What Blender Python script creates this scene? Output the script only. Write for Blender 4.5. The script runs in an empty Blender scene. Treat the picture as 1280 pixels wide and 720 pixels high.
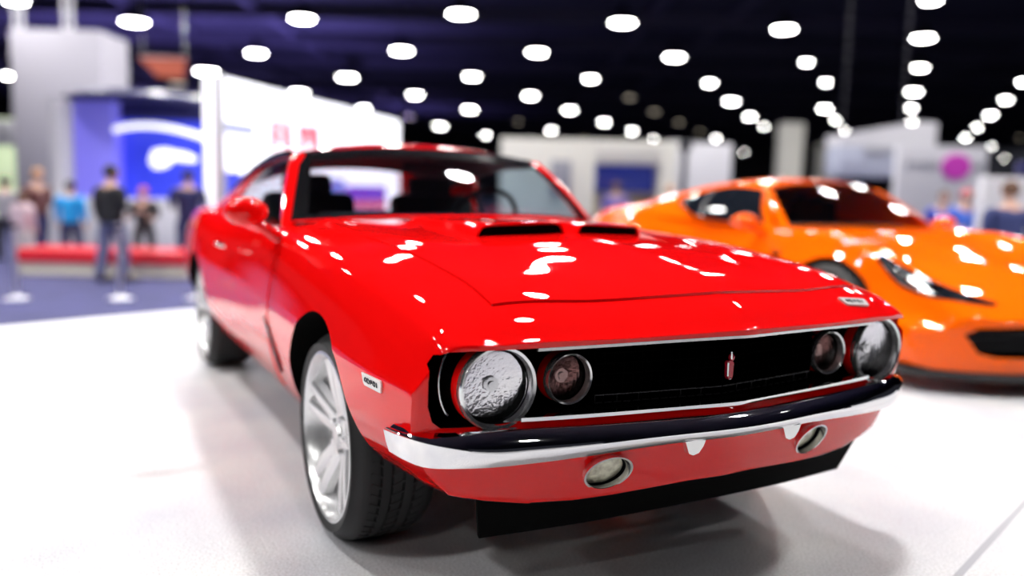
import bpy, bmesh, math, random
import numpy as np
from mathutils import Vector, Matrix
from mathutils.bvhtree import BVHTree

random.seed(7)
scene = bpy.context.scene
col = scene.collection
PI = math.pi

# ------------------------------------------------------------------ camera data
CAM = np.array([2.50498, -1.53245, 1.10728])
YAW, PIT, ROL, FPX = 0.49094593, -0.11978631, 0.02403892, 1045.09
FW = np.array([-math.cos(YAW) * math.cos(PIT), math.sin(YAW) * math.cos(PIT), math.sin(PIT)])
_r = np.cross(FW, [0, 0, 1]); _r /= np.linalg.norm(_r)
_u = np.cross(_r, FW)
RT = _r * math.cos(ROL) + _u * math.sin(ROL)
UP = -_r * math.sin(ROL) + _u * math.cos(ROL)
HF = -0.45          # level of the hall floor; the cars stand on a low platform at 0
GROUND_R = np.array([_r[0], _r[1], 0.0])
GROUND_F = np.array([FW[0], FW[1], 0.0]) / math.hypot(FW[0], FW[1])
ROTZ = math.atan2(GROUND_R[1], GROUND_R[0])


def at(px, py, depth):
    """world point on the sight line through a picture point, at a given distance"""
    return CAM + depth * (FW + RT * (px - 640) / FPX - UP * (py - 360) / FPX)


def at_z(px, py, z):
    d = FW + RT * (px - 640) / FPX - UP * (py - 360) / FPX
    return CAM + d * (z - CAM[2]) / d[2]


# ------------------------------------------------------------------ materials
def mat(name, color, rough=0.5, metal=0.0, coat=0.0, coat_rough=0.03, emit=0.0, emit_color=None, spec=0.5,
        trans=0.0, noise=None, bump=None):
    m = bpy.data.materials.new(name)
    m.use_nodes = True
    nt = m.node_tree
    b = nt.nodes['Principled BSDF']
    c = (color[0], color[1], color[2], 1.0)
    b.inputs['Base Color'].default_value = c
    b.inputs['Roughness'].default_value = rough
    b.inputs['Metallic'].default_value = metal
    b.inputs['Coat Weight'].default_value = coat
    b.inputs['Coat Roughness'].default_value = coat_rough
    b.inputs['Specular IOR Level'].default_value = spec
    b.inputs['Transmission Weight'].default_value = trans
    if emit:
        b.inputs['Emission Color'].default_value = tuple(emit_color or color) + (1.0,)
        b.inputs['Emission Strength'].default_value = emit
    if noise:                                   # (scale, amount): gentle colour variation of the stuff itself
        tc = nt.nodes.new('ShaderNodeTexCoord')
        n = nt.nodes.new('ShaderNodeTexNoise'); n.inputs['Scale'].default_value = noise[0]
        n.inputs['Detail'].default_value = 6
        nt.links.new(tc.outputs['Object'], n.inputs['Vector'])
        r = nt.nodes.new('ShaderNodeValToRGB')
        r.color_ramp.elements[0].position = 0.3; r.color_ramp.elements[1].position = 0.7
        r.color_ramp.elements[0].color = tuple(x * (1 - noise[1]) for x in color) + (1,)
        r.color_ramp.elements[1].color = tuple(min(1, x * (1 + noise[1])) for x in color) + (1,)
        nt.links.new(n.outputs['Fac'], r.inputs['Fac'])
        nt.links.new(r.outputs['Color'], b.inputs['Base Color'])
    if bump:                                    # (scale, strength, distance)
        tc = nt.nodes.new('ShaderNodeTexCoord')
        n = nt.nodes.new('ShaderNodeTexNoise'); n.inputs['Scale'].default_value = bump[0]
        nt.links.new(tc.outputs['Object'], n.inputs['Vector'])
        bp = nt.nodes.new('ShaderNodeBump'); bp.inputs['Strength'].default_value = bump[1]
        bp.inputs['Distance'].default_value = bump[2]
        nt.links.new(n.outputs['Fac'], bp.inputs['Height'])
        nt.links.new(bp.outputs['Normal'], b.inputs['Normal'])
    return m


def glass_mat(name, tint, gloss=0.06):
    """thin pane: tinted see-through mixed with a mirror by fresnel"""
    m = bpy.data.materials.new(name); m.use_nodes = True
    nt = m.node_tree; nt.nodes.clear()
    out = nt.nodes.new('ShaderNodeOutputMaterial')
    mix = nt.nodes.new('ShaderNodeMixShader')
    tr = nt.nodes.new('ShaderNodeBsdfTransparent'); tr.inputs['Color'].default_value = tint + (1,)
    gl = nt.nodes.new('ShaderNodeBsdfGlossy'); gl.inputs['Roughness'].default_value = 0.02
    fr = nt.nodes.new('ShaderNodeFresnel'); fr.inputs['IOR'].default_value = 1.45
    ad = nt.nodes.new('ShaderNodeMath'); ad.operation = 'ADD'; ad.inputs[1].default_value = gloss
    ge = nt.nodes.new('ShaderNodeNewGeometry')          # only the outer face of a thin pane mirrors
    iv = nt.nodes.new('ShaderNodeMath'); iv.operation = 'SUBTRACT'; iv.inputs[0].default_value = 1.0
    mu = nt.nodes.new('ShaderNodeMath'); mu.operation = 'MULTIPLY'
    nt.links.new(ge.outputs['Backfacing'], iv.inputs[1])
    nt.links.new(fr.outputs[0], ad.inputs[0]); nt.links.new(ad.outputs[0], mu.inputs[0]); nt.links.new(iv.outputs[0], mu.inputs[1])
    nt.links.new(mu.outputs[0], mix.inputs[0])
    nt.links.new(tr.outputs[0], mix.inputs[1]); nt.links.new(gl.outputs[0], mix.inputs[2])
    nt.links.new(mix.outputs[0], out.inputs[0])
    return m


def lens_mat(name, color, scale, strength, trans):
    """pressed glass lamp lens with vertical flutes and a stippled lower half"""
    m = mat(name, color, rough=0.06, trans=trans)
    nt = m.node_tree; b = nt.nodes['Principled BSDF']
    tc = nt.nodes.new('ShaderNodeTexCoord')
    w = nt.nodes.new('ShaderNodeTexWave'); w.bands_direction = 'Y'
    w.inputs['Scale'].default_value = scale; w.inputs['Distortion'].default_value = 0.4
    v = nt.nodes.new('ShaderNodeTexVoronoi'); v.inputs['Scale'].default_value = scale * 5
    nt.links.new(tc.outputs['Object'], w.inputs['Vector']); nt.links.new(tc.outputs['Object'], v.inputs['Vector'])
    a = nt.nodes.new('ShaderNodeMath'); a.operation = 'ADD'
    nt.links.new(w.outputs['Fac'], a.inputs[0]); nt.links.new(v.outputs['Distance'], a.inputs[1])
    bp = nt.nodes.new('ShaderNodeBump'); bp.inputs['Strength'].default_value = strength
    bp.inputs['Distance'].default_value = 0.004
    nt.links.new(a.outputs[0], bp.inputs['Height']); nt.links.new(bp.outputs['Normal'], b.inputs['Normal'])
    b.inputs['IOR'].default_value = 1.12
    return m


M = {}
M['red'] = mat('red_paint', (0.86, 0.003, 0.003), 0.5, 0.0, 1.0, 0.015, spec=0.0)
M['orange'] = mat('orange_paint', (0.98, 0.13, 0.001), 0.5, 0.0, 1.0, 0.02, spec=0.0)
M['black'] = mat('matt_black', (0.002, 0.002, 0.002), 0.8, spec=0.05)
M['gloss_black'] = mat('gloss_black', (0.004, 0.004, 0.005), 0.12, spec=0.5)
M['grille'] = mat('black_grille', (0.0008, 0.0008, 0.0008), 0.8, spec=0.0)
M['grille_bar'] = mat('dark_grille_bar', (0.05, 0.05, 0.055), 0.35, metal=0.6)
M['chrome'] = mat('chrome', (0.92, 0.92, 0.94), 0.035, 1.0)
M['satin_chrome'] = mat('satin_chrome', (0.90, 0.90, 0.90), 0.13, 0.9)
M['reflector'] = mat('reflector', (0.97, 0.96, 0.97), 0.12, 0.9, bump=(90, .45, .003))
M['dim_reflector'] = mat('dim_reflector', (0.62, 0.46, 0.45), 0.14, 0.9, bump=(90, .8, .003))
M['lens'] = lens_mat('clear_lens', (0.97, 0.97, 0.99), 22, 0.12, 1.0)
M['smoke_lens'] = lens_mat('smoked_lens', (0.62, 0.50, 0.49), 26, 0.15, 1.0)
M['fog_lens'] = mat('fog_lens', (0.80, 0.72, 0.52), 0.25, 0.0, 1.0, noise=(35, .5))
M['rubber'] = mat('tyre_rubber', (0.018, 0.018, 0.019), 0.6, spec=0.35, bump=(180, .25, .002))
M['rim'] = mat('polished_rim', (0.88, 0.88, 0.89), 0.25, 0.75)
M['steel'] = mat('brake_steel', (0.55, 0.55, 0.56), 0.3, 1.0)
M['windshield'] = glass_mat('windshield_glass', (0.88, 0.92, 0.95), 0.02)
M['side_glass'] = glass_mat('side_glass', (0.86, 0.93, 0.95), 0.03)
M['dark_glass'] = mat('dark_glass', (0.006, 0.008, 0.012), 0.03, spec=0.6)
M['interior'] = mat('black_interior', (0.008, 0.008, 0.010), 0.65, spec=0.3)
M['badge'] = mat('badge_plate', (0.85, 0.85, 0.84), 0.25, 0.4)
M['ink'] = mat('dark_ink', (0.02, 0.02, 0.03), 0.5)
M['emblem_red'] = mat('emblem_red', (0.55, 0.01, 0.03), 0.25, 0.0, 0.6)
M['amber'] = mat('lamp_red', (0.5, 0.02, 0.01), 0.2, 0, 1)


# ------------------------------------------------------------------ mesh builder
class MB:
    def __init__(s):
        s.v = []; s.f = []; s.m = []

    def add(s, vs, fs, m=0):
        o = len(s.v)
        s.v += [tuple(float(c) for c in p) for p in vs]
        s.f += [tuple(i + o for i in f) for f in fs]
        s.m += [m] * len(fs)
        return s

    def box(s, c, size, m=0, R=None, taper=1.0):
        x, y, z = [k / 2 for k in size]
        vs = []
        for dz in (-1, 1):
            t = taper if dz > 0 else 1.0
            for dx, dy in ((-1, -1), (1, -1), (1, 1), (-1, 1)):
                p = Vector((dx * x * t, dy * y * t, dz * z))
                if R is not None:
                    p = R @ p
                vs.append((p[0] + c[0], p[1] + c[1], p[2] + c[2]))
        return s.add(vs, [(3, 2, 1, 0), (4, 5, 6, 7), (0, 1, 5, 4), (1, 2, 6, 5), (2, 3, 7, 6), (3, 0, 4, 7)], m)

    def bbox(s, c, size, b=0.01, m=0):
        """box with chamfered edges"""
        bm = bmesh.new()
        bmesh.ops.create_cube(bm, size=1.0)
        for v in bm.verts:
            v.co = Vector((v.co.x * size[0], v.co.y * size[1], v.co.z * size[2]))
        bmesh.ops.bevel(bm, geom=list(bm.edges), offset=b, segments=2, affect='EDGES', profile=0.5)
        bm.verts.index_update()
        vs = [(v.co.x + c[0], v.co.y + c[1], v.co.z + c[2]) for v in bm.verts]
        fs = [tuple(v.index for v in f.verts) for f in bm.faces]
        bm.free()
        return s.add(vs, fs, m)

    def lathe(s, prof, o=(0, 0, 0), ax=(0, 0, 1), n=32, m=0, closed=False):
        """prof: list of (radius, distance along the axis)"""
        a = Vector(ax).normalized()
        t = Vector((0, 0, 1)) if abs(a.z) < 0.9 else Vector((1, 0, 0))
        e1 = t.cross(a).normalized(); e2 = a.cross(e1)
        o = Vector(o); vs = []; fs = []
        k = len(prof)
        for i in range(n):
            th = 2 * PI * i / n
            d = e1 * math.cos(th) + e2 * math.sin(th)
            for r, h in prof:
                vs.append(o + d * r + a * h)
        for i in range(n):
            j = (i + 1) % n
            for q in range(k if closed else k - 1):
                w = (q + 1) % k
                fs.append((i * k + q, j * k + q, j * k + w, i * k + w))
        return s.add(vs, fs, m)

    def cyl(s, p0, p1, r0, r1=None, n=16, m=0):
        r1 = r0 if r1 is None else r1
        p0 = Vector(p0); p1 = Vector(p1); h = (p1 - p0).length
        return s.lathe([(1e-4, 0), (r0, 0), (r1, h), (1e-4, h)], p0, p1 - p0, n, m)

    def tube(s, path, r, n=8, m=0, closed=False):
        P = [Vector(p) for p in path]; k = len(P); vs = []; fs = []
        rr = r if hasattr(r, '__len__') else [r] * k
        prev = None
        for i in range(k):
            if closed:
                t = P[(i + 1) % k] - P[i - 1]
            else:
                t = P[min(i + 1, k - 1)] - P[max(i - 1, 0)]
            t.normalize()
            if prev is None:
                g = Vector((0, 0, 1)) if abs(t.z) < 0.9 else Vector((1, 0, 0))
                e1 = t.cross(g).normalized()
            else:
                e1 = (prev - t * prev.dot(t)).normalized()
            prev = e1; e2 = t.cross(e1)
            for q in range(n):
                a = 2 * PI * q / n
                vs.append(P[i] + (e1 * math.cos(a) + e2 * math.sin(a)) * rr[i])
        for i in range(k if closed else k - 1):
            j = (i + 1) % k
            for q in range(n):
                w = (q + 1) % n
                fs.append((i * n + q, i * n + w, j * n + w, j * n + q))
        if not closed:
            fs.append(tuple(range(n))[::-1]); fs.append(tuple((k - 1) * n + q for q in range(n)))
        return s.add(vs, fs, m)

    def sweep(s, path, prof_at, m=0, cap=True):
        """prof_at(i) -> list of 3D points for path index i (closed loop)"""
        vs = []; fs = []; k = None
        for i in range(len(path)):
            pr = prof_at(i); k = len(pr); vs += pr
        for i in range(len(path) - 1):
            for q in range(k):
                w = (q + 1) % k
                fs.append((i * k + q, i * k + w, (i + 1) * k + w, (i + 1) * k + q))
        if cap:
            fs.append(tuple(range(k))[::-1]); fs.append(tuple((len(path) - 1) * k + q for q in range(k)))
        return s.add(vs, fs, m)

    def ball(s, c, r, n=14, k=9, m=0, zcut=None):
        rx, ry, rz = r if hasattr(r, '__len__') else (r, r, r)
        vs = []; fs = []
        for i in range(k + 1):
            ph = PI * i / k
            for j in range(n):
                th = 2 * PI * j / n
                vs.append((c[0] + rx * math.sin(ph) * math.cos(th), c[1] + ry * math.sin(ph) * math.sin(th),
                           c[2] + rz * math.cos(ph)))
        for i in range(k):
            for j in range(n):
                w = (j + 1) % n
                fs.append((i * n + j, (i + 1) * n + j, (i + 1) * n + w, i * n + w))
        return s.add(vs, fs, m)

    def grid(s, P, m=0, thick=0.0, flip=False):
        """P[i][j] points; with thick>0 a closed slab is made along -normal"""
        P = np.array(P, float); a, b = P.shape[:2]
        vs = P.reshape(-1, 3)
        fs = []
        for i in range(a - 1):
            for j in range(b - 1):
                f = (i * b + j, i * b + j + 1, (i + 1) * b + j + 1, (i + 1) * b + j)
                fs.append(f[::-1] if flip else f)
        if not thick:
            return s.add(vs, fs, m)
        du = np.gradient(P, axis=0); dv = np.gradient(P, axis=1)
        N = np.cross(dv, du); N /= (np.linalg.norm(N, axis=2, keepdims=True) + 1e-12)
        if flip:
            N = -N
        # faces (i,j)->(i,j+1)->(i+1,j+1): normal = dv x du
        Q = P - N * thick
        o = a * b
        vs2 = np.concatenate([vs, Q.reshape(-1, 3)])
        back = [tuple(i + o for i in f[::-1]) for f in fs]
        rim = []
        loop = [j for j in range(b)] + [i * b + b - 1 for i in range(1, a)] + \
               [(a - 1) * b + j for j in range(b - 2, -1, -1)] + [i * b for i in range(a - 2, 0, -1)]
        for q in range(len(loop)):
            p0, p1 = loop[q], loop[(q + 1) % len(loop)]
            f = (p1, p0, p0 + o, p1 + o)
            rim.append(f[::-1] if flip else f)
        return s.add(vs2, fs + back + rim, m)

    def prism(s, poly, c, ex, ey, ez, depth, m=0):
        """2D polygon (u,v) extruded along ez by depth; frame ex, ey, ez at c"""
        ex, ey, ez, c = [np.array(k, float) for k in (ex, ey, ez, c)]
        n = len(poly)
        a = [c + ex * u + ey * v for u, v in poly]
        b = [p + ez * depth for p in a]
        fs = [tuple(range(n))[::-1], tuple(range(n, 2 * n))]
        fs += [(i, (i + 1) % n, n + (i + 1) % n, n + i) for i in range(n)]
        return s.add(a + b, fs, m)

    def build(s, name, mats, parent=None, sharp=38, smooth=True, loc=None):
        me = bpy.data.meshes.new(name)
        me.from_pydata(s.v, [], s.f)
        if not isinstance(mats, (list, tuple)):
            mats = [mats]
        for q in mats:
            me.materials.append(q)
        for p, k in zip(me.polygons, s.m):
            p.material_index = k
        bm = bmesh.new(); bm.from_mesh(me)
        bmesh.ops.remove_doubles(bm, verts=bm.verts, dist=1e-6)
        bmesh.ops.recalc_face_normals(bm, faces=bm.faces)
        bm.to_mesh(me); bm.free()
        if smooth:
            me.shade_smooth(); me.set_sharp_from_angle(angle=math.radians(sharp))
        me.update()
        o = bpy.data.objects.new(name, me)
        col.objects.link(o)
        if loc is not None:
            o.location = loc
        if parent is not None:
            o.parent = parent
        return o


def tag(o, label=None, cat=None, group=None, kind=None):
    if label: o['label'] = label
    if cat: o['category'] = cat
    if group: o['group'] = group
    if kind: o['kind'] = kind
    return o


def empty(name, loc=(0, 0, 0), rz=0.0):
    o = bpy.data.objects.new(name, None)
    o.empty_display_size = 0.2
    o.location = loc; o.rotation_euler = (0, 0, rz)
    col.objects.link(o)
    return o


def copy_tree(o, parent=None):
    c = o.copy(); col.objects.link(c)
    if parent is not None:
        c.parent = parent
    for ch in list(o.children):
        copy_tree(ch, c)
    return c


# ------------------------------------------------------------------ curves
def spline(xs, ys, x):
    """natural cubic spline through (xs, ys)"""
    xs = np.array(xs, float); ys = np.array(ys, float); n = len(xs)
    h = np.diff(xs); A = np.zeros((n, n)); r = np.zeros(n)
    A[0, 0] = A[-1, -1] = 1
    for i in range(1, n - 1):
        A[i, i - 1] = h[i - 1]; A[i, i] = 2 * (h[i - 1] + h[i]); A[i, i + 1] = h[i]
        r[i] = 6 * ((ys[i + 1] - ys[i]) / h[i] - (ys[i] - ys[i - 1]) / h[i - 1])
    mm = np.linalg.solve(A, r)
    x = np.atleast_1d(np.clip(x, xs[0], xs[-1]))
    k = np.clip(np.searchsorted(xs, x) - 1, 0, n - 2)
    a = (xs[k + 1] - x) / h[k]; b = 1 - a
    return a * ys[k] + b * ys[k + 1] + ((a ** 3 - a) * mm[k] + (b ** 3 - b) * mm[k + 1]) * h[k] ** 2 / 6


def hermite(P, segs, sharp):
    """smooth curve through points P, one-sided tangents at sharp ones"""
    P = np.array(P, float); n = len(P)
    d = np.linalg.norm(np.diff(P, axis=0), axis=1) + 1e-9
    out = []
    def tang(i, side):
        if i == 0: return (P[1] - P[0]) / d[0]
        if i == n - 1: return (P[-1] - P[-2]) / d[-1]
        if i in sharp:
            return (P[i] - P[i - 1]) / d[i - 1] if side < 0 else (P[i + 1] - P[i]) / d[i]
        return ((P[i] - P[i - 1]) / d[i - 1] * d[i] + (P[i + 1] - P[i]) / d[i] * d[i - 1]) / (d[i] + d[i - 1])
    for i in range(n - 1):
        m0 = tang(i, 1) * d[i]; m1 = tang(i + 1, -1) * d[i]
        for q in range(segs[i]):
            t = q / segs[i]
            out.append((2 * t**3 - 3 * t**2 + 1) * P[i] + (t**3 - 2 * t**2 + t) * m0 +
                       (-2 * t**3 + 3 * t**2) * P[i + 1] + (t**3 - t**2) * m1)
    out.append(P[-1])
    return np.array(out)


def polyline(P, n):
    """n points evenly along a smooth curve through P"""
    P = np.array(P, float)
    c = hermite(P, [12] * (len(P) - 1), ())
    d = np.concatenate([[0], np.cumsum(np.linalg.norm(np.diff(c, axis=0), axis=1))])
    t = np.linspace(0, d[-1], n)
    return np.stack([np.interp(t, d, c[:, k]) for k in range(3)], 1)


def sstep(a, b, x):
    t = np.clip((x - a) / (b - a), 0, 1)
    return t * t * (3 - 2 * t)


def between(A, B, n, bulge=0.0, direction=(0, 0, 1)):
    """grid of points between two equal-length curves, bulged in a direction"""
    A = np.array(A); B = np.array(B); D = np.array(direction, float)
    rows = []
    for i in range(n):
        t = i / (n - 1)
        rows.append(A * (1 - t) + B * t + D * bulge * 4 * t * (1 - t))
    return np.array(rows)


# ------------------------------------------------------------------ car body from section tables
class Body:
    SEGS = [10, 10, 5, 5, 8, 6, 5, 5, 2, 6]

    def __init__(s, tab, plan, rake, wfront, cz, sharp=(0, 5, 8)):
        s.tab = tab; s.plan = plan; s.rake = rake; s.wfront = wfront; s.cz = cz; s.sharp = sharp
        s.keys = list(tab.keys())

    def val(s, key, x):
        a = s.tab[key]
        return float(spline([q[0] for q in a], [q[1] for q in a], x)[0])

    def half(s, x):
        g = lambda k: s.val(k, x)
        yf = g('yf'); zf = g('zf'); yw = g('yw'); zw = g('zw'); yh = g('yh')
        P = [(0, g('zc')), (yh * .5, g('z1')), (yh, g('zh')), (yf, zf), (yf + g('sh') * .6, zf - g('sh')),
             (yw, zw), (g('ym'), g('zm')), (g('yl'), g('zl')), (g('yr'), g('zr')), (g('yr') - .08, g('zr') - .02), (0, g('zr') - .02)]
        return hermite(P, s.SEGS, s.sharp)

    def warp(s, x, y, z):
        y = np.abs(y)
        X = x - s.plan(y) * sstep(*s.wfront, x) - s.rake(z) * sstep(s.wfront[1] - .05, s.xmax, x)
        return X

    def pt(s, x, k, side=1):
        h = s.half(x)[k]
        return np.array([s.warp(x, h[0], h[1]), side * h[0], h[1]])

    def mesh(s, stations, mats):
        s.xmax = stations[-1]
        rings = []
        for x in stations:
            h = s.half(x)
            full = np.concatenate([h, np.stack([-h[-2:0:-1, 0], h[-2:0:-1, 1]], 1)])
            rings.append((x, full))
        def capped(x, full, sgn):
            c = np.array([0, s.cz]); out = []
            for d, fct in ((0.004, .992), (.006, .98), (.006, .93), (.006, .85), (.006, .75), (.006, .62), (.006, .48), (.006, .34), (.006, .2), (.006, .08)):
                out.append((x + sgn * d, c + (full - c) * fct))
            return out
        allr = capped(*rings[0], -1)[::-1] + rings + capped(*rings[-1], 1)
        n = len(rings[0][1]); vs = []; fs = []
        for x, full in allr:
            X = s.warp(np.full(n, x), full[:, 0], full[:, 1])
            vs += [(X[i], full[i, 0], full[i, 1]) for i in range(n)]
        R = len(allr)
        for i in range(R - 1):
            for j in range(n):
                w = (j + 1) % n
                fs.append((i * n + j, i * n + w, (i + 1) * n + w, (i + 1) * n + j))
        fs.append(tuple(range(n))[::-1]); fs.append(tuple((R - 1) * n + j for j in range(n)))
        mb = MB(); mb.add(vs, fs)
        return mb

    def panel(s, x0, x1, ks, nx, off, sides=(1,), both=False, thick=.012):
        """raised skin panel over part of the body: rows along x, columns along ring indices"""
        rows = []
        for x in [x0, x0 + .005] + list(np.linspace(x0, x1, nx))[1:-1] + [x1 - .005, x1]:
            hh = s.half(x); ii = np.arange(len(hh))
            h = {k: (np.interp(k, ii, hh[:, 0]), np.interp(k, ii, hh[:, 1])) for k in ks}
            p = [(s.warp(x, *h[k]), h[k][0], h[k][1]) for k in ks]
            if both:
                p = [(a, -b, c) for a, b, c in p[::-1][:-1]] + p
            elif sides[0] < 0:
                p = [(a, -b, c) for a, b, c in p]
            rows.append(p)
        P = np.array(rows)
        du = np.gradient(P, axis=0); dv = np.gradient(P, axis=1)
        N = np.cross(du, dv); N /= np.linalg.norm(N, axis=2, keepdims=True)
        ref = np.array([0, 0, 1.0]) if both else np.array([0, sides[0], .2])
        sg = np.sign((N @ ref).mean())
        N *= sg
        # rounded edges: the border rows dip below the skin
        O = np.full(P.shape[:2], off)
        Q = P + N * O[..., None]
        Q[0] -= N[0] * thick; Q[-1] -= N[-1] * thick; Q[:, 0] -= N[:, 0] * thick; Q[:, -1] -= N[:, -1] * thick
        return Q


def boolean(o, cutters):
    for c in cutters:
        md = o.modifiers.new('cut', 'BOOLEAN'); md.operation = 'DIFFERENCE'; md.object = c; md.solver = 'EXACT'
        md.material_mode = 'TRANSFER'
    dg = bpy.context.evaluated_depsgraph_get(); dg.update()
    me = bpy.data.meshes.new_from_object(o.evaluated_get(dg))
    o.modifiers.clear(); o.data = me
    me.shade_smooth(); me.set_sharp_from_angle(angle=math.radians(34))
    for c in cutters:
        bpy.data.objects.remove(c, do_unlink=True)


def cast(bvh, o, d):
    h = bvh.ray_cast(Vector(o), Vector(d).normalized())
    return (np.array(h[0]), np.array(h[1])) if h[0] is not None else (None, None)


# ================================================================== RED CAR
car = empty('car', (0, 0, 0))
tag(car, 'glossy red vintage coupe with black grille, round headlights and chrome bumper', 'car')

X = lambda *p: list(p)
tab = {
 'zc': [(-3.72, .86), (-3.5, .91), (-3.1, .935), (-2.75, .94), (-2.3, .94), (-1.8, .94), (-1.3, .945), (-.9, .962), (-.5, .96), (0, .952), (.2, .942), (.4, .925), (.6, .898), (.7, .88), (.8, .845), (.87, .808), (.93, .765)],
 'z1': [(-3.72, .86), (-3.5, .91), (-3.1, .935), (-2.75, .94), (-2.3, .94), (-1.8, .94), (-1.3, .945), (-.9, .953), (-.5, .949), (0, .937), (.2, .926), (.4, .909), (.6, .882), (.7, .864), (.8, .832), (.87, .798), (.93, .757)],
 'zh': [(-3.72, .86), (-3.5, .905), (-3.1, .93), (-2.75, .935), (-2.3, .93), (-1.8, .925), (-1.3, .925), (-.9, .938), (-.5, .93), (0, .91), (.2, .898), (.4, .882), (.6, .861), (.7, .846), (.8, .819), (.87, .79), (.93, .75)],
 'yh': [(-3.72, .60), (-1.0, .66), (0, .67), (.93, .66)],
 'yf': [(-3.72, .74), (-3.4, .77), (-2.75, .80), (-2.2, .77), (-1.6, .765), (-.9, .78), (0, .80), (.5, .80), (.93, .785)],
 'zf': [(-3.72, .84), (-3.5, .89), (-3.1, .925), (-2.75, .93), (-2.3, .915), (-1.8, .90), (-1.3, .90), (-.9, .905), (-.5, .89), (0, .862), (.3, .842), (.6, .815), (.8, .78), (.87, .762), (.93, .733)],
 'sh': [(-3.72, .05), (-2.75, .055), (-1.5, .05), (0, .052), (.93, .038)],
 'yw': [(-3.72, .80), (-3.4, .845), (-2.75, .872), (-2.2, .858), (-1.6, .848), (-.9, .856), (0, .884), (.4, .882), (.7, .87), (.93, .846)],
 'zw': [(-3.72, .66), (-2.75, .66), (-1.5, .655), (0, .645), (.93, .63)],
 'ym': [(-3.72, .80), (-3.4, .84), (-2.75, .865), (-2.2, .848), (-1.6, .838), (-.9, .846), (0, .876), (.4, .872), (.7, .858), (.93, .838)],
 'zm': [(-3.72, .52), (.5, .50), (.93, .52)],
 'yl': [(-3.72, .76), (-2.75, .83), (-1.6, .815), (-.9, .82), (0, .84), (.4, .835), (.7, .82), (.93, .80)],
 'zl': [(-3.72, .42), (-2.75, .38), (-1.0, .375), (0, .38), (.6, .42), (.93, .43)],
 'yr': [(-3.72, .70), (-2.75, .78), (-1.6, .775), (-.9, .775), (0, .78), (.4, .775), (.7, .765), (.93, .745)],
 'zr': [(-3.72, .36), (-2.75, .30), (-1.6, .285), (-.9, .285), (0, .30), (.4, .345), (.7, .362), (.93, .37)],
}
plan = lambda y: .12 * y + .12 * y ** 4
rake = lambda z: np.where(z < .75, (.75 - z) * .18, 0.0)
RB = Body(tab, plan, rake, (.05, .75), .56)
st = list(np.linspace(-3.72, -.95, 46)) + list(np.linspace(-.90, .60, 46)) + list(np.linspace(.62, .93, 22))
body_mb = RB.mesh(st, None)
body = body_mb.build('body', [M['red'], M['black']], None)
# wheel wells, nose opening and cabin are cut out of the shell
cut = []
for xc, rad in ((0.0, .378), (-2.743, .348)):
    for sd in (1, -1):
        mb = MB()
        mb.lathe([(1e-4, 0), (rad, 0), (rad + .004, .75), (1e-4, .75)], (xc, sd * .46, .335), (0, sd, 0), 72)
        cut.append(mb.build('cutter', [M['black']]))
mb = MB()
poly = []
def oz(y):      # top edge of the nose opening
    return .7475 - .016 * (abs(y) / .8) ** 1.6
ys = np.linspace(-.775, .775, 41)
top = [(y, oz(y)) for y in ys]
rb = [(.800, .722), (.812, .700), (.815, .66), (.812, .60), (.800, .562), (.780, .546)]
bot = [(y, .546 + .016 * sstep(.74, .52, abs(y))) for y in np.linspace(.74, -.74, 31)]
poly = top + rb + bot + [(-a, b) for a, b in rb[::-1]]
mb.prism([(a, b) for a, b in poly], (.60, 0, 0), (0, 1, 0), (0, 0, 1), (1, 0, 0), .6)
oc_ = mb.build('cutter', [M['black'], M['red']])
for p in oc_.data.polygons:
    if abs(p.normal.y) > .5: p.material_index = 1
cut.append(oc_)
for sd in (-1, 1):
    mb = MB(); mb.prism([(sd * .355 + .063 * math.cos(t), .402 + .046 * math.sin(t)) for t in np.linspace(0, 2 * PI, 40, endpoint=False)], (.775, 0, 0), (0, 1, 0), (0, 0, 1), (1, 0, 0), .4)
    cut.append(mb.build('cutter', [M['black']]))
mb = MB(); mb.box((-1.85, 0, .80), (1.75, 1.30, .75)); cut.append(mb.build('cutter', [M['interior']]))
boolean(body, cut)
ib = [i for i, m_ in enumerate(body.data.materials) if m_ == M['black']][0]
for p in body.data.polygons:                       # bare black underbody
    if p.normal.z < -.6 and p.center.z < .42 and abs(p.center.y) < .70: p.material_index = ib
body.parent = car
bvh = BVHTree.FromObject(body, bpy.context.evaluated_depsgraph_get())

# hood panel with its centre crease
kh = 20
P = RB.panel(-.88, .815, list(range(0, kh)) + [kh - .85], 60, .006, both=True, thick=.012)
hood = MB().grid(P, thick=.0).build('hood', M['red'], car, sharp=30)

# hood scoops: two raised blisters, open at the front
def hood_z(x, y):
    h, n = cast(bvh, (x, y, 2), (0, 0, -1))
    return h[2] if h is not None else .9
for sd in (-1, 1):
    mb = MB(); rows = []
    y0, y1 = .020, .338
    for i in range(24):
        u = i / 23
        x = .055 - .80 * u
        row = []
        for j in range(17):
            v = j / 16
            y = y0 + (y1 - y0) * v * (1 - .18 * u)
            edge = 1 - abs(2 * v - 1) ** 14
            row.append((x - .05 * v ** 3, sd * y, hood_z(x, sd * y) + .004 + (.034 * (1 - u) ** .6 + .004) * edge - .008 * (1 - edge)))
        rows.append(row)
    mb.grid(rows, thick=.006)
    sc = mb.build('hood_scoop', M['red'], car)
    mb = MB(); f = rows[0]
    lo = [(p[0] - .012, p[1], hood_z(p[0], p[1]) + .004) for p in f]
    up = [(p[0] - .012, p[1], p[2] - .003) for p in f]
    mb.grid([lo, up], thick=.002)
    mb.build('scoop_opening', M['black'], sc)

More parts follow.
